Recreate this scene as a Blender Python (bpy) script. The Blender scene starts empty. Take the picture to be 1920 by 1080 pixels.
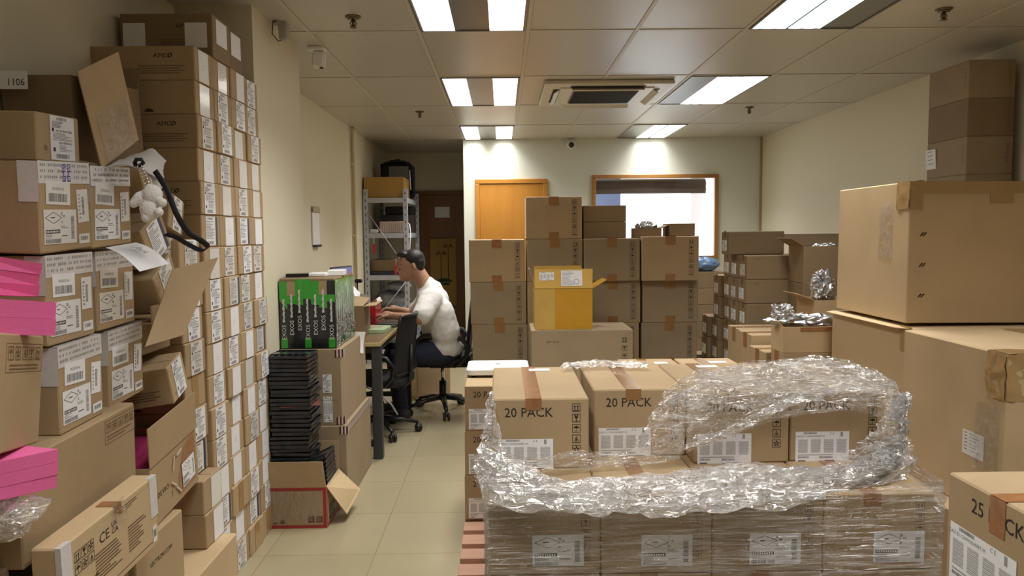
import bpy, bmesh, math, random
from mathutils import Vector, Matrix, Euler, noise

sc = bpy.context.scene
col = sc.collection
PI = math.pi

# ------------------------------------------------------------------ camera
CAM_H, FPX = 1.464, 1395.0
yaw, pit, rol = .0126, -.074, .010
FW = Vector((math.sin(yaw)*math.cos(pit), math.cos(yaw)*math.cos(pit), math.sin(pit)))
RT0 = Vector((math.cos(yaw), -math.sin(yaw), 0)); UP0 = RT0.cross(FW)
RT = RT0*math.cos(rol) - UP0*math.sin(rol); UP = RT.cross(FW)
cd = bpy.data.cameras.new('camera'); cam = bpy.data.objects.new('camera', cd); col.objects.link(cam)
cam.matrix_world = Matrix(((RT.x, UP.x, -FW.x, 0), (RT.y, UP.y, -FW.y, 0), (RT.z, UP.z, -FW.z, CAM_H), (0, 0, 0, 1)))
cd.sensor_width = 36; cd.lens = FPX/1920*36; cd.clip_start = .05; cd.clip_end = 100
sc.camera = cam

def at(px, py, y):
    """the point seen at a photo pixel, at depth y in the room"""
    d = RT*((px-960)/FPX) + UP*((540-py)/FPX) + FW
    return Vector((0, 0, CAM_H)) + d*(y/d.y)
def at_x(px, py, x):
    d = RT*((px-960)/FPX) + UP*((540-py)/FPX) + FW
    return Vector((0, 0, CAM_H)) + d*(x/d.x)
def at_z(px, py, z):
    d = RT*((px-960)/FPX) + UP*((540-py)/FPX) + FW
    return Vector((0, 0, CAM_H)) + d*((z-CAM_H)/d.z)

# ------------------------------------------------------------------ world, exposure
w = bpy.data.worlds.new('daylight'); sc.world = w; w.use_nodes = True
w.node_tree.nodes['Background'].inputs[0].default_value = (.86, .93, 1, 1)
w.node_tree.nodes['Background'].inputs[1].default_value = 3.2
sc.cycles.transparent_max_bounces = 40
sc.view_settings.view_transform = 'Standard'; sc.view_settings.look = 'None'
sc.view_settings.exposure = 0.27; sc.view_settings.gamma = 1.0; sc.view_settings.use_curve_mapping = False
LAMP = 2.6           # brightness of the visible lamp panels
BEAM = 9.0           # watts of each panel's downward beam
BEAM_COL = (1.0, .975, .93)

# ------------------------------------------------------------------ materials
MATS = {}
def nmat(name):
    m = bpy.data.materials.new(name); m.use_nodes = True
    nt = m.node_tree; b = nt.nodes['Principled BSDF']
    return m, nt, b
def node(nt, typ, **kw):
    n = nt.nodes.new(typ)
    for k, v in kw.items():
        if k.startswith('_'): setattr(n, k[1:], v)
        else: n.inputs[k].default_value = v
    return n
def mat(name, c, rough=.6, metal=0., spec=.5, var=0., vscale=6., bump=0., bscale=60., emit=None, coat=0., stretch=None, trans=0.):
    if name in MATS: return MATS[name]
    m, nt, b = nmat(name)
    b.inputs['Base Color'].default_value = (*c, 1)
    b.inputs['Roughness'].default_value = rough; b.inputs['Metallic'].default_value = metal
    b.inputs['Specular IOR Level'].default_value = spec
    if coat: b.inputs['Coat Weight'].default_value = coat; b.inputs['Coat Roughness'].default_value = .08
    if trans: b.inputs['Transmission Weight'].default_value = trans
    tc = nt.nodes.new('ShaderNodeTexCoord')
    src = tc.outputs['Object']
    if stretch:
        mp = nt.nodes.new('ShaderNodeMapping'); mp.inputs['Scale'].default_value = stretch
        nt.links.new(src, mp.inputs[0]); src = mp.outputs[0]
    if var:
        n = node(nt, 'ShaderNodeTexNoise', Scale=vscale, Detail=4.0); nt.links.new(src, n.inputs['Vector'])
        mx = nt.nodes.new('ShaderNodeMix'); mx.data_type = 'RGBA'
        mx.inputs[6].default_value = (*[x*(1-var) for x in c], 1); mx.inputs[7].default_value = (*[min(1, x*(1+var)) for x in c], 1)
        nt.links.new(n.outputs['Fac'], mx.inputs[0]); nt.links.new(mx.outputs[2], b.inputs['Base Color'])
    else:                                                   # a faint mottling, so that nothing is a dead flat colour
        n = node(nt, 'ShaderNodeTexNoise', Scale=25.0, Detail=2.0); nt.links.new(src, n.inputs['Vector'])
        mx = nt.nodes.new('ShaderNodeMix'); mx.data_type = 'RGBA'
        mx.inputs[6].default_value = (*[x*.95 for x in c], 1); mx.inputs[7].default_value = (*[min(1, x*1.05) for x in c], 1)
        nt.links.new(n.outputs['Fac'], mx.inputs[0]); nt.links.new(mx.outputs[2], b.inputs['Base Color'])
    if bump:
        n2 = node(nt, 'ShaderNodeTexNoise', Scale=bscale, Detail=3.0); nt.links.new(src, n2.inputs['Vector'])
        bp = nt.nodes.new('ShaderNodeBump'); bp.inputs['Strength'].default_value = bump; bp.inputs['Distance'].default_value = .004
        nt.links.new(n2.outputs['Fac'], bp.inputs['Height']); nt.links.new(bp.outputs[0], b.inputs['Normal'])
    if emit:
        b.inputs['Emission Color'].default_value = (*emit[:3], 1); b.inputs['Emission Strength'].default_value = emit[3]
    MATS[name] = m; return m

def kraft(name, c):
    """corrugated board: mottled fibres, a faint vertical fluting, a slightly varying shade from carton to carton"""
    if name in MATS: return MATS[name]
    m, nt, b = nmat(name)
    tc = nt.nodes.new('ShaderNodeTexCoord'); oi = nt.nodes.new('ShaderNodeObjectInfo')
    n = node(nt, 'ShaderNodeTexNoise', Scale=3.5, Detail=5.0); nt.links.new(tc.outputs['Object'], n.inputs['Vector'])
    f = node(nt, 'ShaderNodeTexNoise', Scale=160.0, Detail=2.0); nt.links.new(tc.outputs['Object'], f.inputs['Vector'])
    ad = nt.nodes.new('ShaderNodeMath'); ad.operation = 'MULTIPLY_ADD'; ad.inputs[1].default_value = .3
    nt.links.new(f.outputs['Fac'], ad.inputs[0]); nt.links.new(n.outputs['Fac'], ad.inputs[2])
    ad2 = nt.nodes.new('ShaderNodeMath'); ad2.operation = 'MULTIPLY_ADD'; ad2.inputs[1].default_value = .45
    nt.links.new(oi.outputs['Random'], ad2.inputs[0]); nt.links.new(ad.outputs[0], ad2.inputs[2])
    r = nt.nodes.new('ShaderNodeValToRGB'); e = r.color_ramp.elements
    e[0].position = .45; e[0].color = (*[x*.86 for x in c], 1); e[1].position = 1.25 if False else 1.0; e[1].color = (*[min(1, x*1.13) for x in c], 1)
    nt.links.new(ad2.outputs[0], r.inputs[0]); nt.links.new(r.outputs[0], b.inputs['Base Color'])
    wv = node(nt, 'ShaderNodeTexWave', Scale=45.0, Distortion=.3); wv.bands_direction = 'X'; nt.links.new(tc.outputs['Object'], wv.inputs['Vector'])
    bp = nt.nodes.new('ShaderNodeBump'); bp.inputs['Strength'].default_value = .06; bp.inputs['Distance'].default_value = .002
    nt.links.new(wv.outputs['Fac'], bp.inputs['Height']); nt.links.new(bp.outputs[0], b.inputs['Normal'])
    b.inputs['Roughness'].default_value = .72; b.inputs['Specular IOR Level'].default_value = .3
    MATS[name] = m; return m

K_MID = kraft('kraft board', (.42, .305, .178))
K_PALE = kraft('pale kraft board', (.53, .395, .235))
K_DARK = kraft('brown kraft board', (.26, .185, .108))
K_GREY = kraft('greyish kraft board', (.325, .25, .16))
K_IN = kraft('bare inside of board', (.36, .24, .125))
INK = mat('black print', (.025, .02, .018), .7)
INKB = mat('faded brown print', (.17, .10, .055), .7)
SEAM = mat('gap between flaps', (.07, .04, .02), .9)
PAPER = mat('white label paper', (.90, .91, .95), .45)
PAPERT = mat('label paper under clear tape', (.84, .83, .82), .18, coat=.5)
GREYP = mat('grey label print', (.33, .33, .35), .5)
INKL = mat('label print', (.10, .10, .115), .5)
NAVY = mat('navy label strip', (.03, .045, .12), .4)
TAPE_BR = mat('brown packing tape', (.33, .17, .065), .25, var=.18, vscale=30, coat=.4)
TAPE_RED = mat('red printed packing tape', (.34, .155, .065), .3, var=.45, vscale=45, coat=.3)
TAPE_TAN = mat('tan packing tape', (.42, .27, .115), .22, var=.1, vscale=9, bump=.3, bscale=40, coat=.6)
TAPE_YEL = mat('yellow packing tape', (.56, .30, .03), .25, var=.08, vscale=10, coat=.4)
YEL_K = kraft('yellow taped board', (.62, .40, .10))
BLACK_PL = mat('black plastic', (.012, .012, .014), .38, bump=.1)
BLACK_FAB = mat('black mesh fabric', (.010, .010, .013), .8, bump=.5, bscale=300)
GREY_MET = mat('dark grey steel', (.055, .058, .065), .4, metal=.3)
RACK_MET = mat('pale grey painted steel', (.50, .52, .60), .4, metal=.1)
CHROME = mat('chrome', (.7, .7, .7), .15, metal=1)
WHITE_PL = mat('white plastic', (.82, .82, .80), .3)
PINK = mat('pink foam sheet', (.88, .16, .42), .75, var=.05, bump=.15, bscale=90)
MAGENTA = mat('magenta foam lining', (.42, .02, .12), .8)
WALLM = mat('cream painted wall', (.75, .695, .54), .75, var=.03, vscale=1.2, bump=.05, bscale=40)
FARM = mat('pale painted wall', (.70, .72, .64), .75, var=.03, vscale=1.2, bump=.05, bscale=40)
ORANGE_W = mat('orange stained wood', (.48, .21, .035), .35, var=.16, vscale=3, stretch=(6, 6, .6), coat=.2)
FRAME_W = mat('brown stained wood', (.36, .17, .045), .4, var=.2, vscale=4, stretch=(5, 5, .7), coat=.2)
DOOR_DW = mat('dark brown wood', (.22, .10, .032), .4, var=.25, vscale=3, stretch=(7, 7, .5), coat=.15)
TUBE = mat('lit lamp panel', (1, 1, 1), .5, emit=(1.0, .97, .92, LAMP))
def banded_panel():
    m, nt, b = nmat('bluish louvred lamp panel'); tc = nt.nodes.new('ShaderNodeTexCoord')
    wv = node(nt, 'ShaderNodeTexWave', Scale=4.2, Distortion=2.2, Detail=2.0); wv.bands_direction = 'X'; nt.links.new(tc.outputs['Object'], wv.inputs['Vector'])
    r = nt.nodes.new('ShaderNodeValToRGB'); r.color_ramp.elements[0].color = (.22, .33, .40, 1); r.color_ramp.elements[0].position = .05; r.color_ramp.elements[1].color = (1, 1, 1, 1); r.color_ramp.elements[1].position = .55
    nt.links.new(wv.outputs['Fac'], r.inputs[0]); nt.links.new(r.outputs[0], b.inputs['Emission Color']); b.inputs['Emission Strength'].default_value = LAMP
    b.inputs['Base Color'].default_value = (.8, .8, .8, 1); return m
TUBE_B = banded_panel()
def clearfilm(name, gloss, milk, streak, scale, dist, rough=.07, mid=.5, lo=.0, tint=.95, vw=.11):
    """clear plastic film: mostly see-through, a glossy skin that is crumpled, and white veins coloured in for its milky creases and bright glints"""
    m, nt, b = nmat(name); nt.nodes.remove(b); out = nt.nodes['Material Output']
    tc = nt.nodes.new('ShaderNodeTexCoord'); mp = nt.nodes.new('ShaderNodeMapping'); mp.inputs['Scale'].default_value = streak
    nt.links.new(tc.outputs['Object'], mp.inputs[0])
    n = node(nt, 'ShaderNodeTexNoise', Scale=scale, Detail=5.0, Roughness=.6, Distortion=.6); nt.links.new(mp.outputs[0], n.inputs['Vector'])
    bp = nt.nodes.new('ShaderNodeBump'); bp.inputs['Strength'].default_value = 1.0; bp.inputs['Distance'].default_value = dist
    nt.links.new(n.outputs['Fac'], bp.inputs['Height'])
    g = node(nt, 'ShaderNodeBsdfGlossy', Roughness=rough); g.inputs['Color'].default_value = (1, 1, 1, 1); nt.links.new(bp.outputs[0], g.inputs['Normal'])
    t = nt.nodes.new('ShaderNodeBsdfTransparent'); t.inputs['Color'].default_value = (tint, tint, tint, 1)
    d = nt.nodes.new('ShaderNodeBsdfTranslucent'); d.inputs['Color'].default_value = (.9, .9, .92, 1)
    d2 = nt.nodes.new('ShaderNodeBsdfDiffuse'); d2.inputs['Color'].default_value = (.9, .9, .92, 1)
    md = node(nt, 'ShaderNodeMixShader', Fac=.5); nt.links.new(d.outputs[0], md.inputs[1]); nt.links.new(d2.outputs[0], md.inputs[2])
    n3 = node(nt, 'ShaderNodeTexNoise', Scale=scale*.55, Detail=4.0, Roughness=.65); nt.links.new(mp.outputs[0], n3.inputs['Vector'])
    sb = nt.nodes.new('ShaderNodeMath'); sb.operation = 'SUBTRACT'; sb.inputs[1].default_value = .5; nt.links.new(n3.outputs['Fac'], sb.inputs[0])
    ab = nt.nodes.new('ShaderNodeMath'); ab.operation = 'ABSOLUTE'; nt.links.new(sb.outputs[0], ab.inputs[0])
    rr = nt.nodes.new('ShaderNodeValToRGB'); e = rr.color_ramp.elements; e[0].position = 0; e[0].color = (1, 1, 1, 1); e[1].position = vw; e[1].color = (lo, lo, lo, 1)
    k_ = e.new(vw*.2); k_.color = (.45, .45, .45, 1)
    nt.links.new(ab.outputs[0], rr.inputs[0])
    mm = nt.nodes.new('ShaderNodeMath'); mm.operation = 'MULTIPLY'; mm.inputs[1].default_value = milk; nt.links.new(rr.outputs[0], mm.inputs[0])  # milky crease veins, also painted as the film's bright streaks
    m1 = nt.nodes.new('ShaderNodeMixShader'); nt.links.new(mm.outputs[0], m1.inputs[0]); nt.links.new(t.outputs[0], m1.inputs[1]); nt.links.new(md.outputs[0], m1.inputs[2])
    lw = node(nt, 'ShaderNodeFresnel', IOR=1.5); nt.links.new(bp.outputs[0], lw.inputs['Normal'])
    ma = nt.nodes.new('ShaderNodeMath'); ma.operation = 'MULTIPLY_ADD'; ma.inputs[1].default_value = gloss*3; ma.inputs[2].default_value = gloss; ma.use_clamp = True
    nt.links.new(lw.outputs[0], ma.inputs[0])
    m2 = nt.nodes.new('ShaderNodeMixShader'); nt.links.new(ma.outputs[0], m2.inputs[0]); nt.links.new(m1.outputs[0], m2.inputs[1]); nt.links.new(g.outputs[0], m2.inputs[2])
    nt.links.new(m2.outputs[0], out.inputs[0]); MATS[name] = m; return m
FILM_TAUT = clearfilm('taut stretch film', .08, .55, (.45, 1, 13), 4.0, .08, .05, lo=.0, tint=.84, vw=.04)
FILM_LOOSE = clearfilm('loose stretch film', .17, .66, (1.7, 5, 12), 5, .07, .05, lo=.04, vw=.09)
FILM_THIN = clearfilm('thin clear film', .08, .55, (1.6, 4, 8), 4, .07, .05, lo=.0, vw=.05)
FOIL = mat('crumpled foil bag', (.60, .61, .63), .36, metal=1, bump=.6, bscale=30)
CLEARTAPE = clearfilm('clear tape', .07, .3, (20, 6, 6), 4, .02, .10)

# ------------------------------------------------------------------ mesh helpers
class MB:
    def __init__(s): s.extra = []; s.v = []; s.f = []; s.m = []; s.mats = []; s.sm = []
    def mi(s, m):
        if m not in s.mats: s.mats.append(m)
        return s.mats.index(m)
    def add(s, vs, fs, m, T=None, smooth=False):
        o = len(s.v); k = s.mi(m)
        s.v += [tuple(T @ Vector(v)) if T is not None else tuple(v) for v in vs]
        for f in fs: s.f.append(tuple(i+o for i in f)); s.m.append(k); s.sm.append(smooth)
        return s
    def box(s, c, d, m, T=None, bev=0.):
        x, y, z = d[0]/2, d[1]/2, d[2]/2
        b = min(bev, x*.45, y*.45, z*.45)
        if b <= 0:
            vs = [(c[0]+i*x, c[1]+j*y, c[2]+k*z) for i in (-1, 1) for j in (-1, 1) for k in (-1, 1)]
            fs = [(0, 1, 3, 2), (4, 6, 7, 5), (0, 4, 5, 1), (2, 3, 7, 6), (0, 2, 6, 4), (1, 5, 7, 3)]
            return s.add(vs, fs, m, T)
        vs = []; idx = {}
        for i in (-1, 1):
            for j in (-1, 1):
                for k in (-1, 1):
                    for a in range(3):
                        q = [x-b, y-b, z-b]; q[a] += b
                        idx[(i, j, k, a)] = len(vs); vs.append((c[0]+i*q[0], c[1]+j*q[1], c[2]+k*q[2]))
        fs = []
        for a in range(3):
            for sgn in (-1, 1):
                o1, o2 = [(1, 2), (0, 2), (0, 1)][a]
                loop = []
                for p, q in ((-1, -1), (1, -1), (1, 1), (-1, 1)):
                    t = [0, 0, 0]; t[a] = sgn; t[o1] = p; t[o2] = q; loop.append(idx[(*t, a)])
                fs.append(tuple(loop))
        for a in range(3):                                  # bevelled edges
            o1, o2 = [(1, 2), (0, 2), (0, 1)][a]
            for p in (-1, 1):
                for q in (-1, 1):
                    l = []
                    for sg, ax in ((-1, o1), (1, o1), (1, o2), (-1, o2)):
                        t = [0, 0, 0]; t[a] = sg; t[o1] = p; t[o2] = q; l.append(idx[(*t, ax)])
                    fs.append(tuple(l))
        for i in (-1, 1):
            for j in (-1, 1):
                for k in (-1, 1): fs.append(tuple(idx[(i, j, k, a)] for a in range(3)))
        return s.add(vs, fs, m, T)
    def quad(s, p, m): return s.add(p, [tuple(range(len(p)))], m)
    def tube(s, pts, r, m, n=8, cap=True, smooth=True, flat=1.0):
        pts = [Vector(p) for p in pts]; rs = r if isinstance(r, (list, tuple)) else [r]*len(pts)
        vs = []; ref = None
        for i, p in enumerate(pts):
            t = (pts[min(i+1, len(pts)-1)] - pts[max(i-1, 0)]).normalized()
            if ref is None: ref = Vector((0, 0, 1)) if abs(t.z) < .9 else Vector((1, 0, 0))
            a = t.cross(ref).normalized(); b = a.cross(t).normalized(); ref = b
            for k in range(n):
                an = 2*PI*k/n; vs.append(p + a*(math.cos(an)*rs[i]) + b*(math.sin(an)*rs[i]*flat))
        fs = [(i*n+k, i*n+(k+1) % n, (i+1)*n+(k+1) % n, (i+1)*n+k) for i in range(len(pts)-1) for k in range(n)]
        if cap: fs += [tuple(range(n))[::-1], tuple((len(pts)-1)*n+k for k in range(n))]
        return s.add(vs, fs, m, None, smooth)
    def cyl(s, a, b, r, m, n=16, r2=None): return s.tube([a, b], [r, r if r2 is None else r2], m, n)
    def ball(s, c, r, m, n=14, T=None):
        rx, ry, rz = r if isinstance(r, (tuple, list)) else (r, r, r)
        vs = [(c[0], c[1], c[2]-rz)]
        h = n//2
        for i in range(1, h):
            ph = -PI/2 + PI*i/h
            for k in range(n): vs.append((c[0]+rx*math.cos(ph)*math.cos(2*PI*k/n), c[1]+ry*math.cos(ph)*math.sin(2*PI*k/n), c[2]+rz*math.sin(ph)))
        vs.append((c[0], c[1], c[2]+rz)); L = len(vs)-1
        fs = [(0, 1+(k+1) % n, 1+k) for k in range(n)]
        for i in range(h-2): fs += [(1+i*n+k, 1+i*n+(k+1) % n, 1+(i+1)*n+(k+1) % n, 1+(i+1)*n+k) for k in range(n)]
        fs += [(L, 1+(h-2)*n+k, 1+(h-2)*n+(k+1) % n) for k in range(n)]
        return s.add(vs, fs, m, T, True)
    def sheet(s, fn, nu, nv, m, smooth=True):
        vs = [fn(i/nu, j/nv) for j in range(nv+1) for i in range(nu+1)]
        fs = [(j*(nu+1)+i, j*(nu+1)+i+1, (j+1)*(nu+1)+i+1, (j+1)*(nu+1)+i) for j in range(nv) for i in range(nu)]
        return s.add(vs, fs, m, None, smooth)
    def mesh(s, name):
        me = bpy.data.meshes.new(name); me.from_pydata([tuple(v) for v in s.v], [], s.f)
        for m in s.mats: me.materials.append(m)
        me.polygons.foreach_set('material_index', s.m); me.polygons.foreach_set('use_smooth', s.sm); me.update()
        return me
    def build(s, name, parent=None, T=None):
        for e in s.extra: link(name, e.mesh(name), parent, T)
        return link(name, s.mesh(name), parent, T)

def link(name, me, parent=None, T=None):
    o = bpy.data.objects.new(name, me); col.objects.link(o)
    if parent: o.parent = parent
    if T is not None: o.matrix_local = T
    return o
def recalc(me):
    bm = bmesh.new(); bm.from_mesh(me); bmesh.ops.recalc_face_normals(bm, faces=bm.faces); bm.to_mesh(me); bm.free(); return me
def tag(o, label, cat, group=None, kind=None):
    if label: o['label'] = label
    if cat: o['category'] = cat
    if group: o['group'] = group
    if kind: o['kind'] = kind
    return o
def struct(o): o['kind'] = 'structure'; return o
def empty(name, loc, label, cat, group=None, rot=(0, 0, 0)):
    o = bpy.data.objects.new(name, None); o.empty_display_size = .05; col.objects.link(o); o.location = loc; o.rotation_euler = rot
    return tag(o, label, cat, group)
def TR(loc, rot=(0, 0, 0)): return Matrix.Translation(Vector(loc)) @ Euler(rot).to_matrix().to_4x4()

TXT = {}
def text_geo(s):
    if s not in TXT:
        cu = bpy.data.curves.new('t', 'FONT'); cu.body = s; cu.align_x = 'CENTER'; cu.align_y = 'CENTER'; cu.resolution_u = 2
        o = bpy.data.objects.new('t', cu); col.objects.link(o)
        me = bpy.data.meshes.new_from_object(o.evaluated_get(bpy.context.evaluated_depsgraph_get()))
        TXT[s] = ([tuple(v.co) for v in me.vertices], [tuple(p.vertices) for p in me.polygons])
        bpy.data.objects.remove(o); bpy.data.curves.remove(cu); bpy.data.meshes.remove(me)
    return TXT[s]
def put_text(mb, s, size, T, m, sx=1.0):
    vs, fs = text_geo(s)
    if not vs: return
    cy = (max(v[1] for v in vs)+min(v[1] for v in vs))/2
    mb.add([(v[0]*size*sx, (v[1]-cy)*size, 0) for v in vs], fs, m, T)

# face frames of a carton w x d x h centred on its base centre: u to the right, v up, as seen from outside
def face(dims, side, u=0, v=0, off=.0008, rot=0):
    w_, d_, h_ = dims
    if side == 'front': o, U, V, N = (0, -d_/2, h_/2), (1, 0, 0), (0, 0, 1), (0, -1, 0)
    elif side == 'right': o, U, V, N = (w_/2, 0, h_/2), (0, 1, 0), (0, 0, 1), (1, 0, 0)
    elif side == 'left': o, U, V, N = (-w_/2, 0, h_/2), (0, -1, 0), (0, 0, 1), (-1, 0, 0)
    elif side == 'back': o, U, V, N = (0, d_/2, h_/2), (-1, 0, 0), (0, 0, 1), (0, 1, 0)
    else: o, U, V, N = (0, 0, h_), (1, 0, 0), (0, 1, 0), (0, 0, 1)
    U, V, N, o = Vector(U), Vector(V), Vector(N), Vector(o)
    p = o + U*u + V*v + N*off
    M = Matrix(((U.x, V.x, N.x, p.x), (U.y, V.y, N.y, p.y), (U.z, V.z, N.z, p.z), (0, 0, 0, 1)))
    return M @ Matrix.Rotation(rot, 4, 'Z')
def rect(mb, x0, y0, x1, y1, m, T, z=0): mb.add([(x0, y0, z), (x1, y0, z), (x1, y1, z), (x0, y1, z)], [(0, 1, 2, 3)], m, T)
def poly(mb, pts, m, T, z=0): mb.add([(p[0], p[1], z) for p in pts], [tuple(range(len(pts)))], m, T)
def ring(mb, x0, y0, x1, y1, t, m, T):
    rect(mb, x0, y0, x1, y0+t, m, T); rect(mb, x0, y1-t, x1, y1, m, T); rect(mb, x0, y0+t, x0+t, y1-t, m, T); rect(mb, x1-t, y0+t, x1, y1-t, m, T)
def icon(mb, kind, s, T, m):
    """handling marks, each in a square of side s"""
    h = s/2; ring(mb, -h, -h, h, h, s*.06, m, T); q = lambda *p: poly(mb, [(a*s, b*s) for a, b in p], m, T)
    if kind == 0:
        for x in (-.18, .18):
            q((x-.05, -.28), (x+.05, -.28), (x+.05, .1), (x-.05, .1)); q((x-.14, .08), (x+.14, .08), (x, .32))
        q((-.38, -.38), (.38, -.38), (.38, -.32), (-.38, -.32))
    elif kind == 1:
        q((-.24, .34), (-.18, .02), (-.04, -.08), (.04, -.08), (.18, .02), (.24, .34), (.06, .34), (0, .15), (-.04, .34)); q((-.03, -.3), (.03, -.3), (.03, -.05), (-.03, -.05)); q((-.18, -.36), (.18, -.36), (.12, -.28), (-.12, -.28))
    elif kind == 2:
        q((-.34, .02), (.34, .02), (.24, .22), (0, .32), (-.24, .22)); q((-.02, -.3), (.03, -.3), (.03, .05), (-.02, .05)); q((-.12, -.34), (.03, -.34), (.03, -.28), (-.12, -.28))
    elif kind == 3:
        q((-.3, -.3), (.3, -.3), (.3, -.24), (-.3, -.24)); q((-.24, -.16), (0, .3), (.06, .3), (-.16, -.16)); q((.24, -.16), (0, .3), (-.03, .22), (.16, -.16)); q((-.1, -.16), (.1, -.16), (0, .06))
    elif kind == 4:
        for k in range(5):
            a = PI/2 + k*2*PI/5; c, n_ = math.cos(a), math.sin(a); q((c*.08-n_*.05, n_*.08+c*.05), (c*.08+n_*.05, n_*.08-c*.05), (c*.36+n_*.09, n_*.36-c*.09), (c*.36-n_*.09, n_*.36+c*.09))
    else:
        put_text(mb, '5', s*.6, T @ Matrix.Translation((0, s*.1, 0)), m); q((-.3, -.38), (.3, -.38), (.3, -.26), (-.3, -.26))
def icons_col(mb, T, n, s, gap, m=INK, order=(0, 1, 2, 3, 4, 5)):
    for k in range(n): icon(mb, order[k % 6], s, T @ Matrix.Translation((0, -k*(s+gap), 0)), m)
def icons_row(mb, T, n, s, gap, m=INK, order=(2, 4, 3, 1, 0)):
    for k in range(n): icon(mb, order[k % len(order)], s, T @ Matrix.Translation((k*(s+gap), 0, 0)), m)
def logo(mb, T, s, m=INK, flip=False):
    R = T @ Matrix.Rotation(PI if flip else 0, 4, 'Z')
    put_text(mb, 'AMD', s, R, m, 1.15)
    q = lambda *p: poly(mb, [(s*(1.45+a), s*b) for a, b in p], m, R)
    q((-.3, .35), (.35, .35), (.35, -.3), (.17, -.12), (.17, .17), (-.12, .17)); q((-.3, -.02), (-.12, .12), (-.12, -.16), (.12, -.16), (-.02, -.34), (-.3, -.34))

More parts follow.
